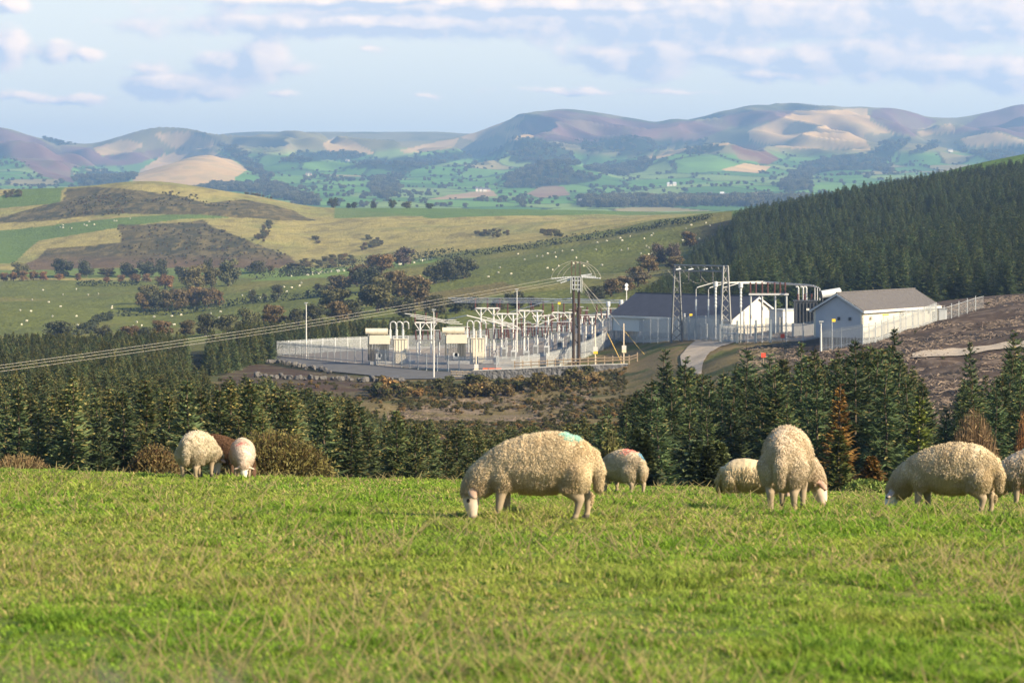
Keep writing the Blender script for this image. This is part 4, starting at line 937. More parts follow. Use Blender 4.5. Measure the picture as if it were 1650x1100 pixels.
def dark_transformer():
    o = SA.at(1298, 376); root = thing('power_transformer', 'dark grey ribbed transformer beside the brown roofed building', 'transformer', o); zb = ZY(521, 376) - o.z
    b = MB(); b.box((0, 0, zb / 2), (3.4, 2.6, max(.3, zb))); b.build('plinth', CONC, root)
    b = MB(); b.box((0, 0, zb + 1.5), (2.9, 2.4, 2.9))
    for k in range(7): b.box((-1.35 + k * .45, -1.25, zb + 1.5), (.12, .2, 2.6))
    b.box((0, 0, zb + 3.0), (3.1, 2.6, .14)); b.build('tank', DARKM, root)
    b = MB(); b.box((.15, -1.38, zb + 1.9), (.4, .04, .28)); b.build('plate', WHITEP, root)
    b = MB(); b.tube([(2.0, -.2, 4.0 + zb - .2), (4.6, .6, 4.2 + zb)], .52, 14); b.build('conservator', GREYP, root)
    b = MB(); b.tube([(1.95, -.215, 3.796 + zb), (1.99, -.203, 3.80 + zb)], .54, 14); b.build('end_cap', DARKM, root)
    b = MB(); b.bar((2.2, -.1, zb + 2.9), (2.2, -.1, zb + 3.6), .15); b.bar((4.2, .5, zb), (4.2, .5, zb + 3.8), .15); b.build('bracket', DARKM, root)
    for k in range(3): b = MB(); b.insulator((-1 + k * .9, .2, zb + 3.07), (-1 + k * .9, .2, zb + 3.9), .17, 4); b.build('bushing', BROWN, root)
dark_transformer()

# ---- steelwork of the yard
def bus_frame(xa, xb, ytop, d, label, nins=3, hins=16, braces=True, group='white busbar frames of the lower yard'):
    xm = (xa + xb) / 2; o = SA.at(xm, d); root = thing('bus_support', label, 'steel frame', o, 0, group)
    p = lambda px, py, dy=0: P(px, py, d + dy); la, lb = xa + (xb - xa) * .24, xa + (xb - xa) * .74
    for x in (la, lb):
        b = MB(o); b.bar((p(x, ytop).x, d, o.z - .1), p(x, ytop), .18); b.build('leg', WHITEP, root)
    b = MB(o); b.bar(p(xa, ytop), p(xb, ytop), .22); b.build('beam', WHITEP, root)
    if braces:
        b = MB(o); b.bar(p(xa, ytop + .5), p(la, ytop + 13), .09); b.bar(p(xb, ytop + .5), p(lb, ytop + 13), .09); xm2 = (la + lb) / 2
        b.bar(p(xm2, ytop), p(la, ytop + 12), .09); b.bar(p(xm2, ytop), p(lb, ytop + 12), .09); b.build('brace', WHITEP, root)
    for k in range(nins):
        x = xa + (xb - xa) * (k + .04) / max(1, nins - 1) * .96; b = MB(o); q = p(x, ytop - .6); b.insulator(q, q + Vector((0, 0, hins * d / F)), .14, 7); b.build('insulator', BROWN, root)
    return root
bus_frame(765, 806, 497, 446, 'white busbar frame directly right of the nearer cream transformer')
bus_frame(835, 876, 501, 444, 'white busbar frame in the middle between the transformers and the wooden pole')
bus_frame(889, 928, 504, 442, 'white busbar frame just left of the twin wooden pole')
bus_frame(961, 998, 507, 440, 'white busbar frame just right of the twin wooden pole')
bus_frame(800, 836, 506, 458, 'white busbar frame far back between the first two white frames', group='busbar frames at the back of the yard')
bus_frame(858, 892, 509, 458, 'white busbar frame far back between the middle frames', group='busbar frames at the back of the yard')
bus_frame(930, 962, 511, 456, 'white busbar frame far back just behind the twin wooden pole', group='busbar frames at the back of the yard')
bus_frame(1000, 1030, 512, 446, 'white busbar frame far back below the white headed posts', group='busbar frames at the back of the yard')
bus_frame(668, 704, 520, 452, 'low white busbar frame between the two cream transformers', group='busbar frames at the back of the yard')
def tube_thing(name, label, cat, paths, r, m, group=None, n=6, part=None):
    o = Vector(paths[0][0]); b = MB((0, 0, 0) if False else o)
    for pts in paths: b.tube(pts, r, n)
    ob = b.build(name, m); ob.location = o; return tag(ob, label, cat, group)
for k, (y, lab) in enumerate([(480.5, 'uppermost'), (484, 'middle'), (487, 'lowest')]):
    tube_thing('busbar', 'long thin horizontal busbar tube over the white frames, ' + lab + ' of three', 'busbar', [[P(722 + 5 * k, y, 447 - k), P(860, y + .5, 444 - k), P(1000, y + 3 - k, 441 - k), P(1092, y + 6 - k, 437 - k)]], .06, mat('blue_grey_tube', (.36, .40, .47), .4, .05))
tube_thing('busbar', 'silver busbar rising to the right behind the wooden pole', 'busbar', [[P(822, 503, 443), P(880, 486, 440), P(921, 480, 436)]], .07, ALU)
def connector(pts, label, r=.05, m=ALU): tube_thing('connector_tube', label, 'busbar', [pts], r, m)
for k in range(3):
    connector([P(652 + 9 * k, 505 + 4 * k, 424), P(690 + 6 * k, 510 + 3.5 * k, 430), P(712 + 6 * k, 515 + 3 * k, 434), P(735 + 5 * k, 516 + 3 * k, 436)], 'silver tube sloping down from the left cream transformer, ' + ('upper', 'middle', 'lower')[k] + ' of three')
    connector([P(776 + 9 * k, 510 + 3.5 * k, 419), P(805 + 6 * k, 516 + 3.5 * k, 424), P(826 + 6 * k, 522 + 3 * k, 430), P(838 + 4 * k, 531 + 3 * k, 432)], 'silver tube sloping down from the nearer cream transformer, ' + ('upper', 'middle', 'lower')[k] + ' of three')
connector([P(860, 526, 436), P(885, 516, 438), P(905, 510, 440)], 'short silver tube slanting up to the frame left of the wooden pole')
connector([P(967, 532, 434), P(1023, 497, 432)], 'slanted white tube rising to the white post heads, leftmost of three', .075)
connector([P(982, 536, 433), P(1043, 493, 430)], 'slanted white tube rising to the white post heads, middle of three', .075)
connector([P(1005, 527, 432), P(1063, 490, 428)], 'slanted white tube rising to the white post heads, rightmost of three', .075)
for k in range(6):
    x0 = 770 + 32 * k; connector([P(x0, 512 + (k % 3) * 3, 446), P(x0 + 16, 517 + (k % 2) * 3, 440), P(x0 + 34, 526 + (k % 3) * 2, 436)], ('thin sloping tube over the first isolators right of the transformer', 'thin sloping tube left of the middle white frame', 'thin sloping tube right of the middle white frame', 'thin sloping tube left of the frame beside the pole', 'thin sloping tube just before the wooden pole', 'thin sloping tube crossing behind the wooden pole')[k], .04)
connector([P(958, 531, 436), P(990, 522, 435), P(1028, 523, 434)], 'level white tube crossing behind the slanted tubes', .08)
connector([P(720, 515, 434), P(752, 508, 430), P(800, 520, 436), P(830, 530, 438)], 'bent silver tube behind the nearer cream transformer', .08)
connector([P(820, 530, 437), P(870, 531, 437), P(924, 530, 437)], 'level silver tube low in front of the rear fence', .08)
def riser(px, ytop, d, ybase_bend, label):
    pass
def isolator(px, d, n, wpx, label, hb=2.5, hi=1.6):
    """bench of steel carrying a row of brown insulators"""
    o = SA.at(px, d); root = thing('isolator_bench', label, 'isolator', o, 0, 'isolator benches of the lower yard'); w = wpx * d / F
    for sx in (-.42, .42):
        b = MB(); b.bar((sx * w, 0, -.1), (sx * w, 0, hb), .15); b.build('leg', STEEL, root)
    b = MB(); b.box((0, 0, hb + .08), (w, .5, .18)); b.bar((-.42 * w, 0, .4), (.42 * w, 0, hb * .8), .06); b.build('bench', STEELD, root)
    for k in range(n):
        x = w * (-.46 + .92 * k / (n - 1)); b = MB(); b.insulator((x, 0, hb + .17), (x + (.12 if k % 2 else -.12), 0, hb + hi), .13, 6); b.build('insulator', BROWN, root)
    b = MB(); b.tube([(-.46 * w, 0, hb + hi + .04), (.46 * w, 0, hb + hi + .04)], .06, 6); b.build('contact_arm', ALU, root)
for px, d, n, w, lab in [(690, 440, 5, 42, 'isolator bench with brown insulators between the two cream transformers'), (738, 452, 5, 40, 'isolator bench far back above the nearer cream transformer'), (808, 434, 6, 44, 'isolator bench right of the nearer cream transformer, near the front fence'), (862, 430, 6, 44, 'isolator bench in the middle of the yard left of the wooden pole'), (905, 428, 5, 34, 'isolator bench partly hidden by the left wooden pole'), (945, 432, 4, 30, 'isolator bench just right of the wooden pole'), (985, 436, 5, 34, 'isolator bench under the slanted white tubes'), (830, 456, 6, 50, 'isolator bench far back below the middle white frame'), (900, 456, 5, 44, 'isolator bench far back below the frame beside the pole')]:
    isolator(px, d, n, w, lab)
def post_head(px, ytop, d, label, h=1.0, cat='current transformer', group='white headed posts of the yard'):
    o = SA.at(px, d); root = thing('current_transformer', label, cat, o, 0, group); zt = ZY(ytop, d) - o.z
    b = MB(); b.bar((0, 0, -.1), (0, 0, zt * .55), .15); b.build('stand', STEEL, root)
    b = MB(); b.insulator((0, 0, zt * .55), (0, 0, zt - .75), .19, 6); b.build('insulator', GREYP, root)
    b = MB(); b.tube([(0, 0, zt - .8), (0, 0, zt - .7), (0, 0, zt - .1), (0, 0, zt)], [.2, .31, .31, .22], 12); b.build('head', GREYP, root)
for k, (px, y, d) in enumerate([(980, 485.5, 428), (1001, 483, 426), (1022, 482, 424), (1031.5, 487, 432), (1049, 487.5, 430), (1066, 489, 428)]):
    post_head(px, y, d, ('white headed post nearest to the wooden pole', 'second white headed post from the wooden pole', 'tallest white headed post left of the gantry', 'white headed post close behind the tallest one', 'white headed post midway to the gantry', 'white headed post nearest the left gantry leg')[k])
post_head(1153, 453.5, 392, 'tall white headed post just left of the right gantry leg', group='tall white headed posts by the gantry')
post_head(1193.5, 455, 388, 'tall white headed post just right of the right gantry leg', group='tall white headed posts by the gantry')
for k, (px, y) in enumerate([(1121.5, 463.5), (1141.5, 464), (1162, 464.5)]):
    d = 396 - k; o = SA.at(px, d); lab = ('leftmost', 'middle', 'rightmost')[k]; root = thing('bus_riser', 'tall white riser post with a curved top between the gantry legs, ' + lab + ' of three', 'busbar post', o, 0, 'curved riser posts between the gantry legs')
    b = MB(o); b.bar((o.x, d, o.z - .1), P(px, 500, d), .15); b.build('stand', STEEL, root)
    b = MB(o); b.insulator(P(px, 500, d), P(px, 482, d), .17, 6); b.build('insulator', GREYP, root)
    b = MB(o); b.tube([P(px, 482, d), P(px, y + 3, d), P(px + 1.5, y, d), P(px + 5, y - 1.5, d + .5), P(px + 28, y - 8, d + 3), P(1230 + 6 * k, 453.5 + k * 1.5, d + 6), P(1300 + 6 * k, 458.5 + k * 1.5, d - 8), P(1311 + 4 * k, 460 + k * 1.5, d - 11), P(1313 + 4 * k, 463 + k, d - 11), P(1313 + 4 * k, 484, d - 12)], .055, 7); b.build('curved_tube', ALU, root)
for k, px in enumerate((1286.5, 1294, 1299.5)):
    connector([P(px - 4, 462, 384), P(px - 1, 462, 384), P(px, 464, 384), P(px, 486, 384)], 'short white down pipe behind the dark transformer, ' + ('leftmost', 'middle', 'rightmost')[k] + ' of three', .12)
def h_frame():
    d = 392; o = SA.at(1238, d); root = thing('bus_support', 'steel frame with seven tall brown insulators in front of the sunlit gable', 'steel frame', o)
    for px in (1209.5, 1228, 1249, 1267):
        b = MB(o); g0 = SA.at(px, d); b.bar(g0, P(px, 474, d), .2); b.build('leg', STEEL, root)
    b = MB(o); b.box(P(1238.5, 474, d), (64 * d / F, .5, .25)); b.build('beam', ALU, root)
    for px in (1209, 1218, 1228, 1237, 1248, 1257, 1265): b = MB(o); b.insulator(P(px, 473, d), P(px, 455, d), .15, 8); b.build('insulator', BROWN, root)
h_frame()
for px, d, y in ((1199, 385, 500), (1218, 384, 520), (1103, 404, 505), (1178, 392, 520)):
    o = SA.at(px, d); root = thing('support_post', {1199: 'short insulator post between the tall white headed post and the gable', 1218: 'low insulator post in front of the sunlit gable', 1103: 'slim insulator post just right of the left gantry leg', 1178: 'short insulator post hidden beside the right gantry leg'}[px], 'insulator post', o, 0)
    zt = ZY(y, d) - o.z; b = MB(); b.bar((0, 0, -.1), (0, 0, zt * .6), .16); b.build('stand', STEEL, root); b = MB(); b.insulator((0, 0, zt * .6), (0, 0, zt), .16, 6); b.build('insulator', GREYP, root)

for k in range(16):
    px = 772 + k * 11.5 + R.uniform(-3, 3); d = R.uniform(432, 462); o = SA.at(px, d); root = thing('support_post', 'slim steel post with a brown insulator among the isolators of the lower yard', 'insulator post', o, 0, 'insulator posts among the isolators'); zt = R.uniform(4.2, 5.4)
    b = MB(); b.bar((0, 0, -.1), (0, 0, zt - 1.9), .15); b.box((0, 0, zt - 1.85), (.5, .4, .12)); b.build('stand', WHITEP if k % 2 else STEEL, root); b = MB(); b.insulator((0, 0, zt - 1.8), (0, 0, zt), .14, 8); b.build('insulator', BROWN, root); b = MB(); b.tube([(-.5, 0, zt + .05), (.5, 0, zt + .05)], .06, 6); b.build('clamp', ALU, root)
for k in range(12):
    px = 780 + k * 17 + R.uniform(-4, 4); d = R.uniform(408, 428) if px < 900 else R.uniform(420, 430); o = SA.at(px, d); root = thing('equipment_cabinet', 'grey steel cubicle with a raised switch drive behind the palisade fence', 'cabinet', o, 0, 'grey cubicles behind the palisade fence'); h = R.uniform(1.1, 1.9)
    b = MB(); b.box((0, 0, h / 2), (.8, .6, h)); b.build('cabinet', STEEL if k % 3 else GREYP, root); b = MB(); b.bar((.2, 0, h), (.2, 0, h + 1.5), .1); b.bar((-.25, 0, h), (.3, 0, h + 1.4), .06); b.build('drive_rod', ALU, root); b = MB(); b.box((-.05, -.31, h * .55), (.5, .03, h * .6)); b.build('door', STEELD, root)
def gantry():
    dl, dr_ = 398.0, 388.0; o = SA.at(1091, dl); root = thing('steel_gantry', 'dark lattice steel gantry with two legs carrying the overhead line', 'gantry', o)
    for (pxc, d, yt) in ((1090.5, dl, 428), (1169, dr_, 428)):
        g0 = SA.at(pxc, d); zt = ZY(yt, d); b = MB(o); br = MB(o); H = zt - g0.z; c4 = []
        for sx, sy in ((-1, -1), (1, -1), (1, 1), (-1, 1)):
            bt = Vector((g0.x + sx * .78, d + sy * .7, g0.z - .1)); tp = Vector((g0.x + sx * .30, d + sy * .3, zt)); c4.append((bt, tp)); b.bar(bt, tp, .17)
        n = 8
        for i in range(4):
            (b0, t0), (b1, t1) = c4[i], c4[(i + 1) % 4]
            for k in range(n):
                u, v = k / n, (k + 1) / n
                if k % 2: b.bar(b0.lerp(t0, u), b1.lerp(t1, v), .075)
                else: b.bar(b1.lerp(t1, u), b0.lerp(t0, v), .075)
        b.build('leg', STEELD if pxc < 1100 else mat('grey_lattice', (.27, .27, .265), .6, .2), root)
    b = MB(o)
    for dy in (-.35, .35):
        for yt, w in ((427.2, .15), (436, .15)): b.bar(P(1086, yt, dl + dy), P(1172, yt + 1.5, dr_ + dy), w)
        for k in range(16):
            t, t2 = k / 16, (k + 1) / 16; A_, B_ = P(1086, 427.2, dl + dy).lerp(P(1172, 428.7, dr_ + dy), t if k % 2 else t2), P(1086, 436, dl + dy).lerp(P(1172, 437.5, dr_ + dy), t2 if k % 2 else t); b.bar(A_, B_, .09)
    b.build('beam', mat('grey_lattice', (.27, .27, .265)), root)
    for px in (1109.5, 1129, 1148.5):
        b = MB(o); b.insulator(P(px, 438, 392), P(px, 455, 392), .10, 7); b.build('insulator', DARKM, root)
    for px in (1097, 1117, 1140): b = MB(o); b.insulator(P(px, 433, 393), P(px - 8, 434.5, 392), .10, 5); b.build('tension_insulator', GREYP, root)
gantry()

# ---- overhead line, wooden pole, stays
def pole():
    d = 397; o = SA.at(928, d); root = thing('twin_pole', 'dark twin wooden power pole with looped wires at its top', 'power pole', o)
    for px, top in ((924, 444.5), (932.5, 444.5)):
        g0 = SA.at(px, d); b = MB(o); b.tube([g0 - Vector((0, 0, .3)), P(px + .3, top, d)], .23, 9, .17); b.build('pole', POLEW, root)
    b = MB(o)
    for y in (446, 452, 459, 466):
        b.box(P(928.5, y, d - .26), (12 * d / F, .12, .16))
    for px in (919.5, 922, 926, 931, 935, 937.5): b.bar(P(px, 445 + (px % 3), d - .3), P(px, 466 + (px % 2) * 4, d - .3), .09)
    b.build('steel_clamps', STEEL, root)
    for y in (495, 520, 545): b = MB(o); b.bar(P(925, y, d), P(932, y + 10, d), .09); b.build('cross_brace', POLEW, root)
    for px in (921, 927, 934.5): b = MB(o); b.insulator(P(px, 444, d - .1), P(px, 421, d - .1), .055, 8); b.build('spike_insulator', BROWN, root)
    for (a, c) in (((921, 446), (888, 449)), ((922, 447), (897, 453)), ((923, 449), (903, 456)), ((936, 444), (953, 442)), ((936, 445), (960, 446)), ((936, 446.5), (968, 448.5))):
        b = MB(o); b.insulator(P(*a, d), P(*c, d), .10, 8); b.build('tension_insulator', GREYP, root)
    def arc(a, m, c):
        pts = []
        for i in range(13):
            t = i / 12; px = (1 - t) ** 2 * a[0] + 2 * t * (1 - t) * m[0] + t * t * c[0]; py = (1 - t) ** 2 * a[1] + 2 * t * (1 - t) * m[1] + t * t * c[1]; pts.append(P(px, py, d))
        return pts
    for k, (a, t, c) in enumerate((((888, 450), (921, 420.5), (953, 441)), ((895.5, 453), (927, 421), (960, 445)), ((902.5, 455.5), (934.5, 422), (968.5, 448)))):
        b = MB(o); b.tube(arc(a, (a[0] + (2, 6, 8)[k], t[1] + 8), t), .022, 5); b.tube(arc(t, ((c[0] - 6), t[1] + 4), c), .022, 5); b.build('jumper_wire', WIRE, root)
pole()
def sag(a, b, s, n=24): return [Vector(a).lerp(Vector(b), i / n) - Vector((0, 0, s * 4 * (i / n) * (1 - i / n))) for i in range(n + 1)]
for k, (y0, y1, x1) in enumerate(((585.5, 449, 888), (590, 453, 895), (596, 456, 902))):
    tube_thing('overhead_wire', 'bare overhead wire from the left edge to the wooden pole, ' + ('highest', 'middle', 'lowest')[k] + ' of three', 'power line', [sag(P(-330, y0 + 46, 205 + k), P(x1, y1, 397), .6, 40)], .013, WIRE, 'overhead wires left of the wooden pole')
for k, (x0, y0, x1, y1) in enumerate(((953, 441.5, 1090, 433), (960, 445.5, 1110, 434), (968, 448.5, 1132, 435))):
    tube_thing('overhead_wire', 'bare overhead wire from the wooden pole to the gantry beam, ' + ('highest', 'middle', 'lowest')[k] + ' of three', 'power line', [sag(P(x0, y0, 397), P(x1, y1, 392), .25)], .014, WIRE, 'overhead wires between wooden pole and gantry')
for k in range(3):
    tube_thing('jumper_wire', 'slack wire drooping under the gantry beam, ' + ('leftmost', 'middle', 'rightmost')[k] + ' of three', 'power line', [sag(P(1076 + 24 * k, 435, 393), P(1110 + 19 * k, 456, 393), .6)], .02, WIRE)
    tube_thing('down_wire', 'thin wire slanting from the wooden pole to the white headed posts, ' + ('highest', 'middle', 'lowest')[k] + ' of three', 'power line', [[P(937, 454 + 5 * k, 397), P(982 - 2 * k, 500 + 8 * k, 426)]], .017, WIRE)
tube_thing('ground_wire', 'low single wire reaching the tarmac corner from the plantation', 'power line', [sag(P(60, 650, 320), P(447, 581, 452), .7)], .018, WIRE)
for k, (px, d) in enumerate(((1003, 392), (1038, 396))):
    g0 = SA.at(px, d); top = P(936, 450, 397); q = top.lerp(g0, .55)
    root = thing('stay_wire', 'slanted stay wire of the wooden pole with a yellow guard, ' + ('steeper', 'flatter')[k] + ' of two', 'stay wire', g0); b = MB(g0); b.tube([g0, top], .022, 5); b.build('wire', WIRE, root); b = MB(g0); b.tube([g0, g0.lerp(top, .36)], .05, 6); b.build('guard', mat('yellow_guard', (.62, .42, .12), .6, .1), root)

def lamp_post(px, ytop, d, label, kind='pole'):
    o = SA.at(px, d); root = thing('lamp_post', label, 'lamp post', o, 0); zt = ZY(ytop, d) - o.z
    b = MB(); b.tube([(0, 0, -.2), (0, 0, zt * .3), (0, 0, zt)], [.11, .10, .055], 8); b.build('post', WHITEP, root)
    if kind == 'flood':
        for dz in (-.3, -.85): b = MB(); b.tube([(0, -.12, zt + dz), (0, -.4, zt + dz - .03)], .27, 12); b.build('floodlight', GLASS, root)
    else:
        b = MB(); b.box((0, -.1, zt + .02), (.55, .35, .12)); b.box((-.14, -.1, zt - .16), (.1, .12, .26)); b.build('lamp_head', STEEL, root)
lamp_post(493.5, 488, 447, 'slim white lamp post at the left end of the front palisade fence')
lamp_post(699, 499, 391, 'tall white lamp post standing on the tarmac before the front fence')
lamp_post(833, 466, 436, 'thin lamp post rising between the white busbar frames')
lamp_post(1009.5, 456, 440, 'short post with two round white floodlights left of the slate roof', 'flood')
lamp_post(1323, 518, 331, 'short camera post at the corner of the shaded gable')
def sign_post(px, ytop, ys, d, label, m):
    o = SA.at(px, d); root = thing('marker_post', label, 'marker post', o, 0); zt = ZY(ytop, d) - o.z; zs = ZY(ys, d) - o.z
    b = MB(); b.tube([(0, 0, -.2), (0, 0, zt)], .075, 7); b.build('post', mat('pale_post', (.70, .58, .44), .6, .1), root)
    b = MB(); b.box((.05, -.1, zs), (.6, .03, .62)); b.build('sign', WHITEP, root); b = MB(); b.box((.05, -.1, zs - .5), (.6, .032, .36)); b.build('warning_sign', m, root)
sign_post(959, 524, 562, 392, 'pale marker post with white and yellow sign right of the wooden pole', YELLOW)
sign_post(1005, 521, 560, 391, 'pale marker post with cream sign in front of the grassy bank', mat('cream_sign', (.75, .62, .42), .6, .05))
sign_post(767, 533, 590, 396, 'pale marker post at the left end of the retaining wall', mat('cream_sign', (.75, .62, .42), .6, .05))
for k, (px, d, h, lab) in enumerate(((1340.5, 330.5, 3.6, 'small yellow warning sign on a post in front of the shaded gable'), (1111, 403, 3.4, 'small yellow warning sign below the dark slate roof'), (899, 441, 6.8, 'small yellow warning sign high behind the wooden pole'))):
    o = SA.at(px, d); root = thing('warning_sign', lab, 'sign', o); b = MB(); b.bar((0, 0, -.1), (0, 0, h), .06); b.build('post', STEEL, root); b = MB(); b.box((.2, -.06, h - .18), (.42, .03, .34)); b.build('board', YELLOW, root)

# ---- retaining wall, wooden rail fences, boulders, barrier
def wall():
    pts = [(762, 388.6), (830, 388.4), (900, 388.2), (960, 388), (1012, 388)]; tops = [597.5, 595, 591, 588.5, 587]; o = SA.at(880, 388)
    b = MB(o); w = [P(px, t, d) for (px, d), t in zip(pts, tops)]
    for a, c in zip(w[:-1], w[1:]): b.prism([Vector((a.x, a.y, o.z - 1.6)), Vector((c.x, c.y, o.z - 1.6)), c, a], (0, .6, 0))
    root = b.build('retaining_wall', STONE); root.location = o; tag(root, 'low dark stone retaining wall below the wooden rail fence', 'wall')
    cp = MB(o)
    for a, c in zip(w[:-1], w[1:]): cp.bar(a + Vector((0, .3, .04)), c + Vector((0, .3, .04)), .12)
    cp.build('coping', CONC, root)
    o2 = P(829, 594, 389.4); root = thing('rail_fence', 'wooden post and rail fence along the top of the retaining wall', 'fence', o2); pr = [(829, 594.5), (860, 593), (900, 590), (940, 588), (980, 586.5), (1015, 585), (1035, 578)]
    xs = np.arange(829, 1036, 13.2); last = None; rails = MB(o2)
    for px in xs:
        p = P(px, float(np.interp(px, [q[0] for q in pr], [q[1] for q in pr])), 389.6); b = MB(o2); b.box(p + Vector((0, 0, .5)), (.15, .15, 1.25)); b.build('post', WOOD, root)
        if last:
            for hh in (.45, .85): rails.bar(last + Vector((0, -.1, hh)), p + Vector((0, -.1, hh)), .09)
        last = p
    rails.build('rail', WOOD, root)
    o3 = SA.at(727, 390); root = thing('rail_fence', 'short pale wooden rail fence at the left end of the stone wall', 'fence', o3); rails = MB(o3); last = None
    for px in (727, 736, 745, 754, 762):
        p = SA.at(px, 389.4 + (762 - px) * .03); b = MB(o3); b.box(p + Vector((0, 0, .5)), (.15, .15, 1.2)); b.build('post', WOOD, root)
        if last:
            for hh in (.3, .65, .95): rails.bar(last + Vector((0, -.1, hh)), p + Vector((0, -.1, hh)), .10)
        last = p
    rails.build('rail', mat('new_wood', (.50, .41, .29), .8, .2, 4), root)
wall()
def boulder_mesh(seed):
    r = random.Random(seed); bm = bmesh.new(); bmesh.ops.create_icosphere(bm, subdivisions=2, radius=.5)
    for k in range(9):
        n = Vector((r.gauss(0, 1), r.gauss(0, 1), r.gauss(0, .7))).normalized(); dd = r.uniform(.24, .40)
        for v in bm.verts:
            e = v.co.dot(n) - dd
            if e > 0: v.co -= n * e
    for v in bm.verts: v.co *= r.uniform(.95, 1.05); v.co.z = v.co.z * .8 + .3
    me = bpy.data.meshes.new('boulder'); bm.to_mesh(me); bm.free(); me.materials.append(ROCK); return me
BM = [boulder_mesh(k) for k in range(5)]
def boulders(line, n, label, group, smin=.7, smax=1.3):
    for k in range(n):
        t = k / (n - 1); px = np.interp(t, np.linspace(0, 1, len(line)), [q[0] for q in line]) + R.uniform(-2.5, 2.5); py = np.interp(t, np.linspace(0, 1, len(line)), [q[1] for q in line]) + R.uniform(-1.2, 1.2)
        o = bpy.data.objects.new('boulder', BM[R.randrange(5)]); COL.objects.link(o); o.location = SA.at(px, depthA(px, py)); s = R.uniform(smin, smax); o.scale = (s * 1.15, s, s); o.rotation_euler = (0, 0, R.uniform(0, 6)); tag(o, label, 'boulder', group)
boulders([(366, 580), (410, 581), (446, 586), (490, 594), (528, 601)], 24, 'grey boulder in the upper row along the edge of the tarmac', 'upper row of boulders by the tarmac')
boulders([(412, 607), (470, 612), (530, 612), (590, 615), (646, 617)], 30, 'grey boulder in the lower row between brown earth and tarmac', 'lower row of boulders below the tarmac')
o = SA.at(793, 396.5); root = thing('barrier', 'orange plastic barrier at the foot of the front palisade fence', 'barrier', o)
for k in range(3): b = MB(); b.box((-.9 + k * .9, -.2 * k, .5), (.8, .12, .9)); b.box((-.9 + k * .9, -.2 * k, .05), (.3, .5, .1)); b.build('panel', ORANGE, root)
for px, d, lab in ((1230, 318, 'small red marker on a stake above the tall spruces, left one'), (1261, 352, 'small red marker on a stake at the fence foot, right one')):
    o = SA.at(px, d); root = thing('marker_stake', lab, 'marker', o); b = MB(); b.bar((0, 0, -.1), (0, 0, 1.3), .06); b.build('stake', WOOD, root); b = MB(); b.box((0, -.05, 1.3), (.5, .06, .5)); b.build('marker', mat('red_paint', (.70, .08, .04), .5, .05), root)
o = SA.at(1519, 369); root = thing('kiosk', 'small grey equipment kiosk behind the wire fence on the mound', 'kiosk', o); b = MB(); b.box((0, 0, .7), (1.0, .7, 1.4)); b.build('cabinet', GREYP, root); b = MB(); b.box((0, 0, 1.45), (1.15, .85, .1)); b.build('lid', STEELD, root)

# ---- heath between the plantation and the yard
def bush_proto(seed, base, **kw):
    root = thing('gorse_bush', 'bush', 'bush'); V, Fl, C = leafy(seed, base, n=700, lobes=9, spread=.36, qs=.06, zlo=.0, jit=.5)
    st = MB()
    for k in range(5): st.tube([(0, 0, -.05), (math.cos(k * 1.3) * .3, math.sin(k * 1.3) * .3, .5)], .02, 4)
    st.build('stem', BARK, root); new_mesh('crown', V, Fl, LEAF, C, root); return root
gp = [bush_proto(700 + k, [(.065, .072, .026), (.10, .095, .034), (.19, .145, .06)][k]) for k in range(3)]; fg = {}
for k in range(64):
    t = R.uniform(0, 1); px = 600 + 380 * t; py = np.interp(px, [600, 700, 800, 900, 980], [640, 634, 632, 622, 612]) + R.uniform(-9, 9); dd = depthA(px, py, 240, 386.5); o = SA.at(px, dd); w = R.uniform(1.6, 3.6); k_ = R.choice((0, 0, 1, 2))
    copy_of(gp[k_], fg, (o.x, o.y, o.z - .1), R.uniform(0, 6), (w, w, w * R.uniform(.5, .8)), 'dark gorse bush on the rough slope below the retaining wall', 'gorse bushes below the retaining wall')
crG = [crown_of(x) for x in gp]; tp, ts, tk = [], [], []
for k in range(11000):
    px = R.uniform(330, 1010); dd = R.uniform(225, 384) if k % 3 else R.uniform(225, 300); o = SA.at(px, dd); s = R.uniform(.3, 1.1)
    if 360 < px < 640 and dd > 300 and (k % 4 or dd > 378): continue
    if float(fbm(np.array([o.x * .1]), np.array([o.y * .1]), 55, 3)[0]) < .38: continue
    tp.append((o.x, o.y, o.z - .05)); ts.append((s, s, s * R.uniform(.4, .7))); tk.append(R.choice((1, 2, 2, 0)))
for k in range(700):
    px = R.uniform(1210, 1700); dd = R.uniform(205, 400); o = SA.at(px, dd)
    if float(fbm(np.array([o.x * .08]), np.array([o.y * .08]), 58, 3)[0]) < .60: continue
    s = R.uniform(.3, .8); tp.append((o.x, o.y, o.z - .05)); ts.append((s, s, s * .5)); tk.append(2)
scatter('heath', tp, [(0, 0, R.uniform(0, 6)) for _ in tp], ts, tk, crG)
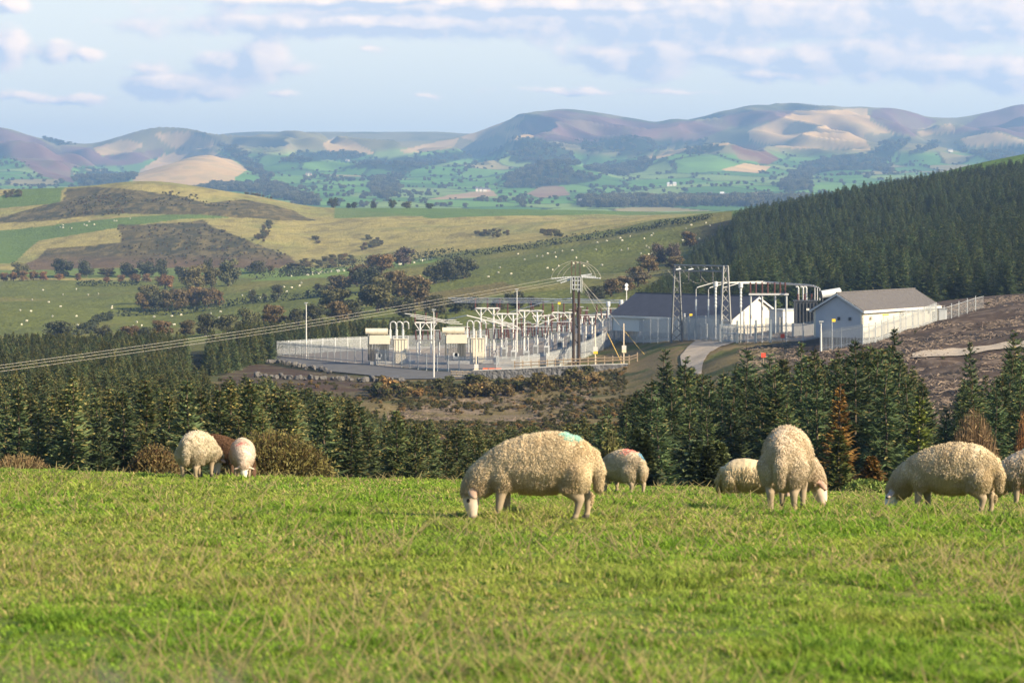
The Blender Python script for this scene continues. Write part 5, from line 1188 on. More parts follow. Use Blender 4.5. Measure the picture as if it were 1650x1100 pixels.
def sticks():
    r = np.random.default_rng(77); n = 34000; px = r.uniform(1190, 1720, n); d = r.uniform(195, 425, n) ; m = n // 5
    px[:m] = r.uniform(560, 960, m); d[:m] = r.uniform(260, 375, m)
    X = (px - CX) / F * d; Z = SA.z(X, d); py = HY - F * Z / d
    keep = (fbm(X * .12, d * .12, 59, 3) > .42) & ~((px > 1290) & (px < 1515) & (d > 328) & (d > 328 + (px - 1390) * .25)); keep[:m] &= poly_mask(px[:m], py[:m], [(560, 690), (700, 640), (850, 625), (960, 625), (930, 690), (800, 720)])
    X, d, Z = X[keep], d[keep], Z[keep]; n = len(X); a = r.uniform(0, 3.14, n); l = r.uniform(.2, 1.0, n); el = r.normal(.05, .25, n); w = r.uniform(.018, .042, n)
    dv = np.stack([np.cos(a) * np.cos(el), np.sin(a) * np.cos(el), np.sin(el)], 1) * l[:, None]; c = np.stack([X, d, Z + .08], 1); up = np.array([0, 0, 1.]); s = np.cross(dv, up); s /= np.linalg.norm(s, axis=1)[:, None]; s *= w[:, None]; u = np.stack([0 * w, 0 * w, w * 1.5], 1)
    A_, B_ = c - dv / 2, c + dv / 2
    polys = [np.stack([A_ - s, B_ - s, B_ + u, A_ + u], 1), np.stack([A_ + u, B_ + u, B_ + s, A_ + s], 1)]; col = np.array([.17, .13, .10]) * r.uniform(.2, 1.45, (n, 1)); V, Fl, C = fastmesh(polys, [col, col])
    tag(new_mesh('brash', V, Fl, mat('cut_branches', (1, 1, 1), .9, .2, 2, attr=True), C), kind='stuff')
sticks()

# ---- farms far across the vale
def farm(px, py, n, w, label, seed):
    w *= .75; r = random.Random(seed); ds = np.linspace(3300, 8000, 1500); yy = HY - F * SCs.z((px - CX) / F * ds, ds) / ds; i = int(np.argmax(yy <= py)); d = float(ds[i]); X = (px - CX) / F * d; o = Vector((X, d, SCs.g(X, d))); root = thing('farmhouse', label, 'farm', o)
    for k in range(n):
        x = (k - (n - 1) / 2) * w * .95; L_ = w * r.uniform(.6, 1.0); h = r.uniform(3.2, 5); rf = h * .6; y = r.uniform(-15, 15); dp = 9
        z0 = SCs.g(X + x, d + y) - o.z - 1; b = MB(); b.box((x, y, z0 + h / 2 + .5), (L_, dp, h + 1)); b.build('wall', mat('farm_white', (.62, .57, .50), .8, .05) if r.random() < .7 else mat('farm_stone', (.4, .3, .26), .8, .1), root)
        b = MB(); b.prism([(x - L_ / 2, y - dp / 2 - .5, z0 + h + 1), (x - L_ / 2, y + dp / 2 + .5, z0 + h + 1), (x - L_ / 2, y, z0 + h + 1 + rf)], (L_, 0, 0)); b.build('roof', mat('farm_roof', (.14, .14, .15), .7, .1) if r.random() < .6 else mat('farm_tin_roof', (.55, .55, .56), .6, .1), root)
for a in [(778, 309, 4, 9, 'white farm beside the pale ploughed strip in the vale', 1), (958, 330, 5, 12, 'largest white farm at the foot of the vale above the middle hill', 2), (1082, 300, 3, 8, 'small reddish farm in the middle of the vale fields', 3), (1140, 318, 2, 12, 'pale farm at the left of the two by the dark tree band', 4), (1168, 317, 2, 10, 'pale farm at the right of the two by the dark tree band', 5), (1531, 245, 1, 16, 'lone white cottage high on the slope above the forest', 6), (560, 260, 2, 8, 'pinkish house on the wooded far slope', 7), (498, 283, 3, 6, 'cluster of small white houses below the wooded far slope', 8)]: farm(*a)
# ------------------------------------------------------------------ sheep
WOOL = mat('wool', (1, 1, 1), .95, .14, 9, attr=True, spec=.05, trans=.0)
HIDE = mat('hide', (1, 1, 1), .8, .12, 12, attr=True, spec=.15)
EYE = mat('eye', (.015, .012, .01), .15, .1)
HOOF = mat('hoof', (.05, .042, .036), .7, .2)

def voxel_union(blobs, vox, smooth_it):
    bm = bmesh.new()
    for (c, rad, rot) in blobs:
        m = Matrix.Translation(Vector(c)) @ (rot.to_4x4() if rot else Matrix.Identity(4)) @ Matrix.Diagonal((*rad, 1))
        bmesh.ops.create_icosphere(bm, subdivisions=3, radius=1.0, matrix=m)
    me = bpy.data.meshes.new('tmp'); bm.to_mesh(me); bm.free()
    o = bpy.data.objects.new('tmp', me); COL.objects.link(o)
    r = o.modifiers.new('r', 'REMESH'); r.mode = 'VOXEL'; r.voxel_size = vox
    s = o.modifiers.new('s', 'SMOOTH'); s.factor = .5; s.iterations = smooth_it
    dg = bpy.context.evaluated_depsgraph_get(); out = bpy.data.meshes.new_from_object(o.evaluated_get(dg))
    bpy.data.objects.remove(o); bpy.data.meshes.remove(me)
    return out
def chain(pts, radii, n=7):
    out = []
    for (p, q, r1, r2) in zip(pts[:-1], pts[1:], radii[:-1], radii[1:]):
        for i in range(n + 1): t = i / n; out.append((Vector(p).lerp(Vector(q), t), (r1 + (r2 - r1) * t,) * 3, None))
    return out

def make_sheep(label, px, d, heading, s=1.0, wool=(.60, .50, .36), face=(.50, .43, .36), wl=.034, n=15000, legs=(0, 0, 0, 0), neck_yaw=0.0, head_roll=0.0, marks=(), leg_col=(.30, .235, .165), seed=1, head='graze', sink=.0, shag=.5, group=None, belly=0.0, udder=False, ears=1.0, lx=.92, wy=1.0):
    """heading: direction the animal faces, degrees from +X; local +X is forward"""
    r = np.random.default_rng(seed)
    p0 = SA.at(px, d); root = thing('sheep', label, 'sheep', p0 - Vector((0, 0, sink)), math.radians(heading), group); root.scale = (s * lx, s * wy, s); n = int(n * 2.5)
    B = []
    xs_ = [-.50, -.44, -.36, -.26, -.14, 0, .14, .26, .36, .45]; top_ = [.66, .735, .775, .797, .805, .795, .768, .732, .69, .63]; bot_ = [.41, .345, .30, .268, .255, .25, .258, .28, .315, .35]; wd_ = [.11, .172, .208, .228, .245, .25, .24, .218, .19, .15]
    for x_ in np.linspace(-.49, .45, 24):
        tz, bz, wy_ = np.interp(x_, xs_, top_), np.interp(x_, xs_, bot_), np.interp(x_, xs_, wd_); B.append((Vector((x_, 0, (tz + bz) / 2)), (.085, wy_, (tz - bz) / 2), None)); B.append((Vector((x_, 0, (tz * .45 + bz * .55))), (.085, wy_ * 1.02, (tz - bz) * .36), None))
    for e in (-1, 1): B.append((Vector((-.37, e * .11, .43)), (.15, .12, .21), None)); B.append((Vector((.33, e * .10, .42)), (.13, .105, .17), None))
    cy, sy = math.cos(neck_yaw), math.sin(neck_yaw); base = Vector((.42, 0, .465))
    def NK(x, y, z): return Vector((base.x + cy * x - sy * y, sy * x + cy * y, z))
    if head == 'graze': poll, muz, crown_r = NK(.24, 0, .275), NK(.215, 0, .045), .09
    elif head == 'low': poll, muz, crown_r = NK(.27, 0, .24), NK(.33, 0, .05), .09
    else: poll, muz, crown_r = NK(.30, 0, .30), NK(.40, 0, .10), .09
    B += chain([base, base.lerp(poll, .5) + Vector((0, 0, .015)), poll - (poll - base).normalized() * .04], [.165, .15, .115])
    hd = (muz - poll).normalized()
    B += chain([poll, poll + hd * .09, poll + hd * .17, muz], [.088, .082, .060, .046])
    side = Vector((-sy, cy, 0)); fwd = hd.cross(side).normalized()
    if fwd.dot(NK(1, 0, 0) - NK(0, 0, 0)) < 0: fwd = -fwd
    ear_pts = []
    for e in (-1, 1):
        a = poll + side * e * .075 + hd * .0; b = poll + side * e * .205 * ears + hd * .045 - fwd * .02
        dr = (b - a); rot = dr.to_track_quat('X', 'Z').to_matrix(); B.append(((a + b) / 2, (dr.length * .62, .046, .024), rot)); ear_pts.append((a, b))
    # tail
    B += chain([(-.54, 0, .60), (-.60, 0, .46), (-.60, 0, .31)], [.06, .062, .045], 5)
    lb = [(.33, .115, legs[0], 1), (.33, -.115, legs[1], 1), (-.40, .12, legs[2], 0), (-.40, -.12, legs[3], 0)]; hooves = []
    for (x, y, sw, fr) in lb:
        if fr: pts = [(x, y, .42), (x + sw * .35, y, .30), (x + sw * .75, y, .17), (x + sw, y, .065), (x + sw + .012, y, .035)]; rd = [.10, .062, .043, .029, .036]
        else: pts = [(x + .03, y, .44), (x + .075 + sw * .4, y, .33), (x - .055 + sw * .7, y, .215), (x - .03 + sw, y, .07), (x - .015 + sw, y, .035)]; rd = [.14, .098, .047, .030, .037]
        B += chain(pts, rd, 5); hooves.append(pts[-1])
    if udder: B.append((Vector((-.36, 0, .33)), (.11, .11, .13), None))
    if belly: B.append((Vector((0, 0, .42)), (.30, .24, belly), None))
    me = voxel_union(B, .0135, 12)
    nv = len(me.vertices); co = np.empty(nv * 3, np.float32); me.vertices.foreach_get('co', co); co = co.reshape(-1, 3); no = np.empty(nv * 3, np.float32); me.vertices.foreach_get('normal', no); no = no.reshape(-1, 3)
    x, y, z = co.T
    hp = np.array(poll); hdv = np.array(hd); th = (co - hp) @ hdv; rad = np.linalg.norm(co - hp - th[:, None] * hdv, axis=1)
    isface = (th > .035) & (rad < .13) & (th < .5)
    for a, b in ear_pts:
        ab = np.array(b - a); L_ = np.linalg.norm(ab); t = (co - np.array(a)) @ ab / L_ / L_; dd = np.linalg.norm(co - np.array(a) - np.clip(t, 0, 1)[:, None] * ab, axis=1); isface |= (t > .12) & (dd < .06)
    isleg = (z < .27 + .03 * fbm(x * 20, y * 20, seed, 2)) & (np.abs(x) > .16) & ~isface & (np.abs(y) < .20) & ((np.abs(x - .33) < .14) | (np.abs(x + .40) < .2)) & ~((x > .42) & (np.abs(y) < .1) & (head == 'graze'))
    tail = (x < -.52)
    isleg &= ~tail
    iswool = ~(isface | isleg)
    # gentle folds and clumps in the coat
    lump = (fbm(x * 9 + seed, z * 9 + y * 7, 11, 3) - .5) * .016 + (fbm(x * 26, z * 24 + y * 26, 12, 2) - .5) * .008
    co2 = co + no * (lump * iswool)[:, None]; me.vertices.foreach_set('co', co2.astype(np.float32).ravel())
    col = np.zeros((nv, 3)) + np.array(wool) * .88
    tone = .86 + .28 * fbm(x * 6 + seed, z * 6, 21, 3); col *= tone[:, None]
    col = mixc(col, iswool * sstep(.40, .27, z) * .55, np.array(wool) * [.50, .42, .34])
    col = np.where(isleg[:, None], np.array(leg_col) * (.8 + .4 * fbm(x * 15, z * 15 + y * 9, 5, 2))[:, None], col)
    col = np.where(isface[:, None], np.array(face) * (.88 + .24 * fbm(x * 25, z * 25, 6, 2))[:, None], col)
    col = mixc(col, isface * sstep(.06, .0, th) * (rad < .10), np.array(face) * [.55, .55, .56]); mouth = isface & (np.abs(np.linalg.norm(co - np.array(muz), axis=1) - .038) < .007) & (th > .19); col = mixc(col, mouth * .7, (.12, .09, .08))
    col = mixc(col, isface * sstep(.055, .02, np.linalg.norm(co - (np.array(muz) + hdv * .03), axis=1)), (.18, .12, .11))
    ear = np.zeros(nv, bool)
    for a, b in ear_pts:
        ab = np.array(b - a); L_ = np.linalg.norm(ab); t = (co - np.array(a)) @ ab / L_ / L_; ear |= (t > .2) & (np.linalg.norm(co - np.array(a) - np.clip(t, 0, 1)[:, None] * ab, axis=1) < .06)
    col = np.where(ear[:, None], np.array(face) * [.72, .60, .54], col)
    col = mixc(col, (z < .052) & isleg, (.10, .085, .07))
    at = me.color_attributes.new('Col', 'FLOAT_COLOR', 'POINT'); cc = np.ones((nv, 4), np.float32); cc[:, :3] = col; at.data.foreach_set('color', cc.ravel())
    for p in me.polygons: p.use_smooth = True
    me.materials.clear(); me.materials.append(HIDE); me.name = 'body'
    body = bpy.data.objects.new('body', me); COL.objects.link(body); body.parent = root
    for e in (-1, 1):
        b = MB(); c = poll + hd * .075 + side * e * .074 + fwd * .035; bm = bmesh.new(); bmesh.ops.create_uvsphere(bm, u_segments=10, v_segments=8, radius=.019); em = bpy.data.meshes.new('eye'); bm.to_mesh(em); bm.free(); em.materials.append(EYE)
        eo = bpy.data.objects.new('eye', em); COL.objects.link(eo); eo.location = c; eo.parent = root
    for hx in hooves: b = MB(); b.box((hx[0] + .012, hx[1], .018), (.075, .058, .045), 0, .82); b.build('hoof', HOOF, root)
    # fleece: locks rooted on the coat
    me.calc_loop_triangles(); nt = len(me.loop_triangles); tv = np.empty(nt * 3, np.int32); me.loop_triangles.foreach_get('vertices', tv); tv = tv.reshape(-1, 3)
    tv = tv[iswool[tv].all(1)]; a, b_, c_ = co2[tv[:, 0]], co2[tv[:, 1]], co2[tv[:, 2]]; ar = np.linalg.norm(np.cross(b_ - a, c_ - a), axis=1)
    pick = r.choice(len(tv), n, p=ar / ar.sum()); u, v = r.uniform(0, 1, n), r.uniform(0, 1, n); fl = u + v > 1; u[fl], v[fl] = 1 - u[fl], 1 - v[fl]
    n0 = n; q = a[pick] + u[:, None] * (b_ - a)[pick] + v[:, None] * (c_ - a)[pick]; nn = no[tv[pick]].mean(1); nn /= np.linalg.norm(nn, axis=1)[:, None]
    cl = np.stack([fbm(q[:, 0] * 19, q[:, 2] * 19 + q[:, 1] * 7, 31 + k, 2) - .5 for k in range(3)], 1)
    dirn = nn * (1 - shag * .45) + np.array([-.12, 0, -shag]) + cl * .62 + r.normal(0, .24, (n, 3)); dirn /= np.linalg.norm(dirn, axis=1)[:, None]
    clump = fbm(q[:, 0] * 22 + 3, q[:, 2] * 22 + q[:, 1] * 17, 41, 2)
    L_ = wl * r.uniform(.6, 1.3, n) * (.75 + .5 * clump); w = r.uniform(.0022, .0046, n) * (1 + 4 * (wl - .034))
    t = np.cross(dirn, r.normal(0, 1, (n, 3))); t /= np.linalg.norm(t, axis=1)[:, None]; b2 = np.cross(dirn, t)
    root_ = q - nn * .006; tip = root_ + dirn * L_[:, None] + np.array([0, 0, -1.]) * (L_ * shag * .35)[:, None]; mid = root_ + dirn * (L_ * .55)[:, None]
    k3 = [np.cos(2.094 * k) * t + np.sin(2.094 * k) * b2 for k in range(3)]
    ring0 = [root_ + k3[k] * w[:, None] for k in range(3)]; ring1 = [mid + k3[k] * (w * .85)[:, None] for k in range(3)]
    V = np.stack(ring0 + ring1 + [tip], 1).reshape(-1, 3); i0 = np.arange(n) * 7
    quads = np.concatenate([np.stack([i0 + k, i0 + (k + 1) % 3, i0 + 3 + (k + 1) % 3, i0 + 3 + k], 1) for k in range(3)]); tris = np.concatenate([np.stack([i0 + 3 + k, i0 + 3 + (k + 1) % 3, i0 + 6], 1) for k in range(3)])
    fc = np.zeros((n, 3)) + np.array(wool); fc *= (.80 + .40 * fbm(q[:, 0] * 6 + seed, q[:, 2] * 6, 21, 3))[:, None]; fc *= r.uniform(.82, 1.15, (n, 1))
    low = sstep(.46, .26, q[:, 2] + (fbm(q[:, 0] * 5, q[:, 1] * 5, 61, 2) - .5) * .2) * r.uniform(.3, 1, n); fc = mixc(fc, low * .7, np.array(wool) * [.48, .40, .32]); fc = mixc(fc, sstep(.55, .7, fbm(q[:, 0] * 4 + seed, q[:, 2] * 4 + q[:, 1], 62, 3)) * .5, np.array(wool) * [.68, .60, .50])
    for (mx_, my_, mz_, rr, mc) in marks:
        dd = np.linalg.norm((q - [mx_, my_, mz_]) / np.array(rr), axis=1) + (fbm(q[:, 0] * 30, q[:, 1] * 30, 51, 2) - .5) * .8; fc = mixc(fc, (dd < 1) * .78, mc)
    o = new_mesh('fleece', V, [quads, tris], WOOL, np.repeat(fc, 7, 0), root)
    return root

TEAL, BLUE, PINK = (.22, .55, .50), (.03, .30, .52), (.72, .22, .20)
make_sheep('large cream ewe in full side view grazing, nearest of the flock', 866, 24.1, 178, .94, seed=3, legs=(.05, -.03, .05, -.06), wool=(.63, .515, .35), face=(.50, .42, .35), n=24000, wl=.028, marks=[(-.34, 0, .76, (.13, .13, .05), TEAL)], head='graze', neck_yaw=.15)
make_sheep('small ewe with blue and pink marks on its rump, behind the nearest ewe', 1003, 45.5, 128, .90, seed=5, legs=(.03, -.02, .03, -.03), wool=(.62, .51, .37), n=14000, marks=[(-.22, 0, .78, (.17, .15, .07), PINK), (-.44, -.10, .70, (.12, .10, .08), BLUE)], wl=.040, shag=.7)
make_sheep('shaggy ewe low in the grass behind the ewe seen from the rear', 1212, 46.0, -12, .95, seed=7, legs=(.02, .0, .0, .04), wool=(.62, .50, .32), n=15000, wl=.075, shag=1.3, sink=.12, marks=[(-.42, .05, .74, (.14, .14, .06), TEAL)], head='low')
make_sheep('big ewe seen from the rear with its head down to the right', 1270, 29.5, 76, 1.12, seed=9, legs=(.02, -.04, .0, .03), wool=(.56, .46, .34), n=18000, wl=.036, shag=.8, neck_yaw=-1.05, udder=True, head='low', face=(.62, .48, .40), ears=1.15, wy=.88, lx=.85)
make_sheep('pale ewe with woolly flank and white face grazing towards the left', 1530, 31.5, 160, 1.0, seed=11, legs=(.04, -.05, .03, -.05), wool=(.62, .51, .35), face=(.58, .56, .54), n=18000, wl=.038, shag=.7, head='low', neck_yaw=-.1)
make_sheep('ewe with teal marked back cut off by the right edge', 1676, 39.0, 172, 1.06, seed=13, wool=(.56, .45, .33), n=15000, wl=.055, shag=.9, marks=[(.0, 0, .78, (.34, .16, .06), TEAL)], head='low')
make_sheep('grey cream ewe seen from the rear, leftmost of the flock', 320, 46.0, 74, .97, seed=15, legs=(.0, -.03, .02, -.02), wool=(.58, .50, .37), n=13000, wl=.042, shag=.8, neck_yaw=-.5, udder=True)
make_sheep('dark brown sheep grazing behind the grey cream ewe', 352, 48.5, -14, .92, seed=17, wool=(.155, .088, .055), face=(.10, .055, .035), leg_col=(.10, .06, .04), n=12000, wl=.035, head='low')
make_sheep('white sheep facing the camera with a red mark across its shoulders', 391, 46.5, -82, .80, seed=19, wool=(.66, .55, .45), face=(.74, .66, .58), n=11000, wl=.030, marks=[(.26, 0, .74, (.07, .22, .10), (.62, .20, .17))], head='graze')

# ---- distant flock: whole small animals, body, head and legs in one mesh
def far_sheep_mesh(k):
    bm = bmesh.new()
    def ell(c, r, sub=1): bmesh.ops.create_icosphere(bm, subdivisions=sub, radius=1, matrix=Matrix.Translation(Vector(c)) @ Matrix.Diagonal((*r, 1)))
    ell((0, 0, .58), (.56, .30, .32), 2); ell((.62, 0, .35 if k else .72), (.17, .10, .13)); ell((.48, 0, .52), (.2, .16, .2))
    for sx in (-.34, .34):
        for sy_ in (-.14, .14): bmesh.ops.create_cone(bm, cap_ends=True, segments=5, radius1=.045, radius2=.07, depth=.42, matrix=Matrix.Translation((sx, sy_, .2)))
    me = bpy.data.meshes.new('distant_sheep'); bm.to_mesh(me); bm.free(); me.materials.append(mat('far_wool', (.62, .58, .47), .95, .08, 3)); return me
FM = [far_sheep_mesh(0), far_sheep_mesh(1)]
def flock(poly, n, label, group, s=.7):
    xs = [p[0] for p in poly]; ys = [p[1] for p in poly]; k = 0
    while k < n:
        px = R.uniform(min(xs), max(xs)); py = R.uniform(min(ys), max(ys))
        if not poly_mask(np.array([px]), np.array([py]), poly)[0]: continue
        d = depth_for(px, py); p = SB.at(px, d, -.03); o = bpy.data.objects.new('sheep', FM[k % 2]); COL.objects.link(o); o.location = p; o.rotation_euler = (0, 0, R.uniform(0, 6.28)); o.scale = (s,) * 3
        tag(o, label, 'sheep', group); k += 1
flock([(730, 425), (960, 392), (1100, 365), (1160, 352), (1130, 392), (1000, 432), (880, 438), (770, 452)], 50, 'tiny white sheep scattered on the green slope below the long climbing hedge', 'distant sheep on the green middle slope')
flock([(10, 465), (220, 465), (215, 505), (120, 530), (10, 535)], 18, 'tiny white sheep on the far left pasture left of the tree clump', 'distant sheep on the far left pasture')
flock([(380, 470), (540, 448), (545, 468), (390, 486)], 12, 'tiny white sheep between the tree clump and the thick dark hedge', 'distant sheep between clump and hedge')
flock([(200, 515), (420, 496), (460, 492), (440, 505), (200, 535)], 14, 'tiny white sheep below the dark hedge crossing the left pasture', 'distant sheep below the crossing hedge')
flock([(455, 444), (560, 434), (562, 438), (460, 448)], 36, 'tiny white sheep packed on the bright strip above the thick dark hedge', 'distant flock on the bright strip')
flock([(640, 424), (700, 416), (704, 420), (645, 430)], 22, 'tiny white sheep packed on the strip right of the autumn wood', 'distant flock right of the autumn wood', .8)
flock([(90, 365), (220, 348), (230, 352), (100, 372)], 12, 'tiny white sheep on the green band of the left hill', 'distant sheep on the left hill', .95)

# ------------------------------------------------------------------ turf, stalks and bushes at the field edge
BLADE = mat('grass_blade', (1, 1, 1), .6, .12, 2, attr=True, trans=.5, spec=.08)
def turf():
    r = np.random.default_rng(21); n = 1000000
    # even cover of the picture: more blades per square metre close by
    d = 6.0 * (62 / 6.0) ** (r.uniform(0, 1, n) ** .93); X = r.uniform(-1, 1, n) * (.215 * d + 1.2)
    keep = fbm(X * 4, d * 4, 201, 2) + r.uniform(-.25, .25, n) > .30; X, d = X[keep], d[keep]; n = len(X)
    Z = SA.z(X, d); k1 = fbm(X * 1.1, d * .55, 202, 3); k2 = fbm(X * 4.5, d * 3, 203, 2); k3 = fbm(X * .3, d * .2, 204, 3)
    tall = sstep(.55, .72, k2) * 1.0 + sstep(.55, .72, k1) * .5 + 1.6 * sstep(.66, .74, fbm(X * 2.0, d * 1.2, 209, 2))
    h = r.uniform(.016, .038, n) * (1 - .3 * sstep(22, 10, d)) * (1 + .9 * tall) * (1 - .25 * sstep(45, 56, d)); w = .0012 + .00030 * d
    w *= r.uniform(.6, 1.3, n); lean = r.uniform(.4, 1.8, n) * h; a = r.uniform(0, 6.28, n)
    p = np.stack([X, d, Z - .01], 1); t = np.stack([np.cos(a), np.sin(a), 0 * a], 1); b = np.stack([-np.sin(a), np.cos(a), 0 * a], 1)
    m = p + t * (lean * .3)[:, None]; m[:, 2] += h * .62; e = p + t * lean[:, None]; e[:, 2] += h
    V = np.stack([p - b * w[:, None], p + b * w[:, None], m + b * (w * .7)[:, None], m - b * (w * .7)[:, None], e], 1).reshape(-1, 3); i0 = np.arange(n) * 5
    quads = np.stack([i0, i0 + 1, i0 + 2, i0 + 3], 1); tris = np.stack([i0 + 3, i0 + 2, i0 + 4], 1)
    c = np.zeros((n, 3)) + (.235, .36, .043); c = mixc(c, sstep(.42, .66, k1), (.30, .37, .060)); c = mixc(c, sstep(.58, .76, k2) * .7, (.145, .265, .032)); c = mixc(c, sstep(.48, .66, k3) * .6, (.32, .37, .075))
    dry = r.uniform(0, 1, n) < (.07 + .20 * sstep(.48, .66, fbm(X * .8, d * .4, 205, 3))); c = np.where(dry[:, None], np.array([.56, .45, .20]) * r.uniform(.6, 1.15, (n, 1)), c * r.uniform(.6, 1.4, (n, 1)))
    tag(new_mesh('grass', V, [quads, tris], BLADE, np.repeat(c, 5, 0)), kind='stuff')
    # long straw coloured stalks
    n = 9000; d = 8 * (60 / 7.0) ** r.uniform(0, 1, n); X = r.uniform(-1, 1, n) * (.21 * d + 1); keep = fbm(X * .9, d * .45, 206, 3) > .50; X, d = X[keep], d[keep]; n = len(X)
    Z = SA.z(X, d); h = r.uniform(.05, .19, n); lean = h * r.uniform(.2, 2.2, n); a = r.normal(0, .9, n) + np.where(r.uniform(0, 1, n) < .5, 0, math.pi); w = .0012 + .00011 * d
    p = np.stack([X, d, Z], 1); t = np.stack([np.cos(a), np.sin(a), 0 * a], 1); b = np.stack([-np.sin(a), np.cos(a), 0 * a], 1) * .5 + np.array([0, 0, .6]); m = p + t * (lean * .5)[:, None]; m[:, 2] += h * .55; e = p + t * lean[:, None]; e[:, 2] += h
    s = np.cross(t, [0, 0, 1.]) * w[:, None]; s2 = np.array([1., 0, 0]) * w[:, None]
    V = np.stack([p - s2, p + s2, m + s2, m - s2, e + s2 * .4, e - s2 * .4], 1).reshape(-1, 3); i0 = np.arange(n) * 6
    quads = np.concatenate([np.stack([i0, i0 + 1, i0 + 2, i0 + 3], 1), np.stack([i0 + 3, i0 + 2, i0 + 4, i0 + 5], 1)])
    c = np.array([.42, .34, .16]) * r.uniform(.6, 1.2, (n, 1)); tag(new_mesh('dry_grass', V, quads, BLADE, np.repeat(c, 6, 0)), kind='stuff')
    # dock and clover patches lying dark in the turf
    n = 12000; d = 7 * (58 / 7.0) ** r.uniform(0, 1, n); X = r.uniform(-1, 1, n) * (.21 * d + 1); keep = fbm(X * 1.3, d * .8, 207, 3) > .60; X, d = X[keep], d[keep]; n = len(X); Z = SA.z(X, d)
    a = r.uniform(0, 6.28, n); l = r.uniform(.012, .03, n) * (1 + d * .008); p = np.stack([X, d, Z + r.uniform(.01, .06, n)], 1); t = np.stack([np.cos(a), np.sin(a), r.uniform(-.2, .8, n)], 1) * l[:, None]; b = np.stack([-np.sin(a), np.cos(a), r.uniform(-.3, .3, n)], 1) * (l * .45)[:, None]
    V, Fl, C = fastmesh([np.stack([p, p + t * .5 + b, p + t, p + t * .5 - b], 1)], [np.array([.10, .19, .035]) * r.uniform(.6, 1.5, (n, 1))]); tag(new_mesh('meadow_leaves', V, Fl, BLADE, C), kind='stuff')
turf()

def twig_bush(px, py_top, d, wpx, label, stem, leafc, n=900, leaves=2600, name='willow_bush', seed=1, cat='bush', droop=.25, lsz=.05):
    r = np.random.default_rng(seed); o = SA.at(px, d); H = P(px, py_top, d).z - o.z; W = wpx * d / F / 2; root = thing(name, label, cat, o)
    polys, cols = [], []; mb = MB()
    for k in range(9): a = k * .7; mb.tube([(0, 0, -.1), (math.cos(a) * W * .2, math.sin(a) * W * .2, H * .25), (math.cos(a) * W * .5, math.sin(a) * W * .5, H * .6)], .035, 5, .01)
    mb.build('stem', BARK, root)
    a = r.uniform(0, 6.28, n); rr = np.sqrt(r.uniform(0, 1, n)); e = np.stack([np.cos(a) * rr * W, np.sin(a) * rr * W, H * np.sqrt(np.clip(1 - rr ** 2 * .92, 0, 1)) * r.uniform(.30 if name == 'bare_shrub' else .72, 1.02, n) ** (.6 if name == 'bare_shrub' else 1)], 1); b = e * [.16, .16, .0]; m = b * .4 + e * .6; m[:, 2] = e[:, 2] * .52
    s = np.cross(e - b, r.normal(0, 1, (n, 3))); s /= np.linalg.norm(s, axis=1)[:, None]; w = r.uniform(.006, .014, (n, 1)) * max(1, d / 70)
    polys += [np.stack([b - s * w, b + s * w, m + s * w, m - s * w], 1), np.stack([m - s * w, m + s * w, e + s * w * .3, e - s * w * .3], 1)]; cc = np.array(stem) * r.uniform(.6, 1.35, (n, 1)); cols += [cc, cc]
    if leaves:
        j = r.integers(0, n, leaves); t = r.uniform(.15, 1.0, (leaves, 1)); p = m[j] * (1 - t) + e[j] * t + r.normal(0, .05 * W, (leaves, 3)); p[:, 2] = np.abs(p[:, 2])
        v = r.normal(0, 1, (leaves, 3)); v[:, 2] += .6; v /= np.linalg.norm(v, axis=1)[:, None]; u = np.cross(v, r.normal(0, 1, (leaves, 3))); u /= np.linalg.norm(u, axis=1)[:, None]; l = lsz * r.uniform(.6, 1.3, (leaves, 1))
        kk = .16 if name == 'bare_shrub' else .4; polys.append(np.stack([p - v * l, p + u * l * kk, p + v * l, p - u * l * kk], 1)); cols.append(np.array(leafc) * r.uniform(.55, 1.5, (leaves, 1)))
    V, Fl, C = fastmesh(polys, cols); new_mesh('crown', V, Fl, LEAF, C, root); return root
twig_bush(440, 690, 66, 205, 'wide olive green willow bush right of the white sheep facing the camera', (.13, .11, .055), (.115, .125, .042), 1700, 11000, seed=31)
twig_bush(248, 712, 66, 96, 'brownish willow bush left of the grey cream ewe', (.15, .10, .055), (.12, .105, .042), 1100, 5200, seed=32)
twig_bush(1570, 655, 84, 108, 'bare pale brown round shrub above the back of the pale ewe', (.24, .165, .09), (.22, .16, .085), 3600, 9000, name='bare_shrub', seed=33, lsz=.10)
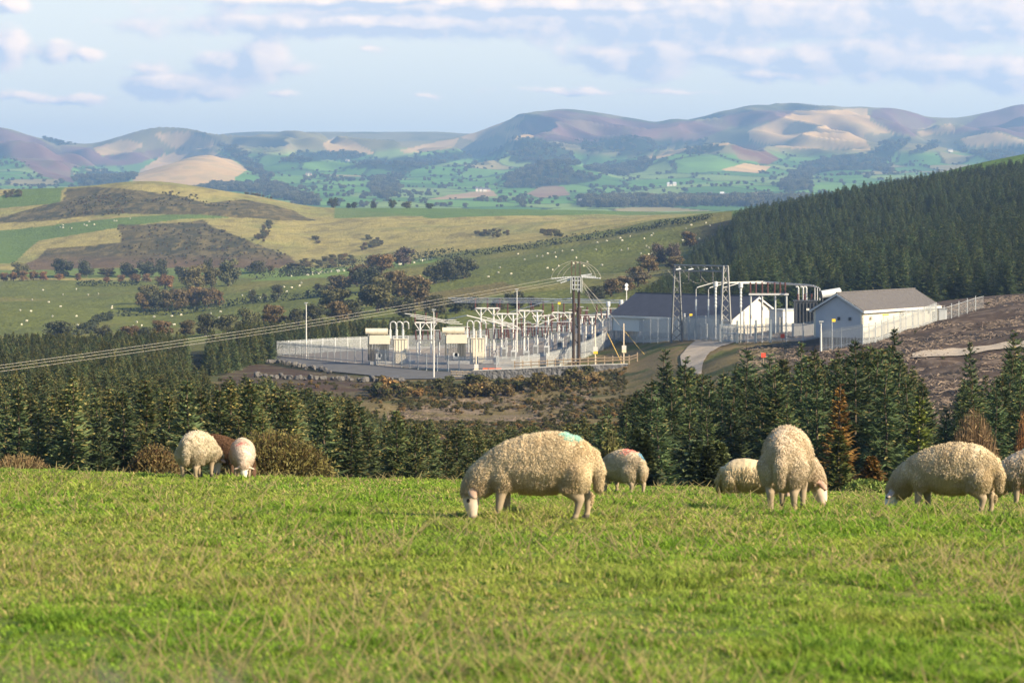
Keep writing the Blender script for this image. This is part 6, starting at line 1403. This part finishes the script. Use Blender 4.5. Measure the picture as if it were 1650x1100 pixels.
twig_bush(1655, 645, 88, 60, 'rusty brown shrub at the right edge above the cut off ewe', (.22, .13, .06), (.19, .125, .05), 900, 4200, name='bare_shrub', seed=34, lsz=.08)
twig_bush(1398, 772, 57, 86, 'fresh green leafy bush at the grass edge left of the pale ewe', (.12, .14, .05), (.13, .21, .05), 300, 2200, name='leafy_bush', seed=35, lsz=.045)
twig_bush(985, 690, 70, 50, 'dark green round bush above the sheep with blue and pink marks', (.08, .09, .04), (.085, .105, .035), 500, 2600, name='gorse_bush', seed=36)
twig_bush(30, 728, 64, 120, 'low dry brown weeds at the far left field edge', (.20, .14, .07), (.14, .11, .05), 700, 900, name='weed_clump', seed=37, cat='weeds')

# loose barbed wire of the fence beside the photographer, far out of focus
def near_wire():
    o = Vector((0, 1.9, 0)); root = thing('barbed_wire', 'blurred barbed wire strand crossing the bottom of the field close to the camera', 'wire', o); b = MB(o)
    pts = [P(-900 + 120 * k, 1036 + 30 * k * .25 + 9 * math.sin(k * .5), 1.9 + .02 * k) for k in range(32)]; b.tube(pts, .0008, 5); b.build('strand', mat('old_wire', (.09, .09, .10), .8, .2), root)
    for px in (-250, 180, 370, 1150, 1700):
        i = (px + 900) / 120; k = int(i); c = pts[k].lerp(pts[k + 1], i - k); m = MB(o)
        for e in ((.013, .004, .014), (-.012, -.004, .013), (.012, -.003, -.014)): m.tube([c - Vector(e), c + Vector(e)], .0010, 4)
        m.build('barb', mat('old_wire', (.20, .20, .22)), root)
near_wire()
# ------------------------------------------------------------------ the air
def haze():
    mb = MB(); lo, hi = -260, 350
    mb.box((0, 5800, (lo + hi) / 2), (9000, 12400, hi - lo))
    m = bpy.data.materials.new('haze_air'); m.use_nodes = True; nt = m.node_tree; nt.nodes.clear()
    out = nt.nodes.new('ShaderNodeOutputMaterial'); v = nt.nodes.new('ShaderNodeVolumePrincipled')
    v.inputs['Color'].default_value = (.36, .58, 1., 1); v.inputs['Density'].default_value = HAZE_DENSITY; v.inputs['Anisotropy'].default_value = .2
    nt.links.new(v.outputs[0], out.inputs['Volume'])
    o = mb.build('haze', m); tag(o, kind='stuff')
haze()
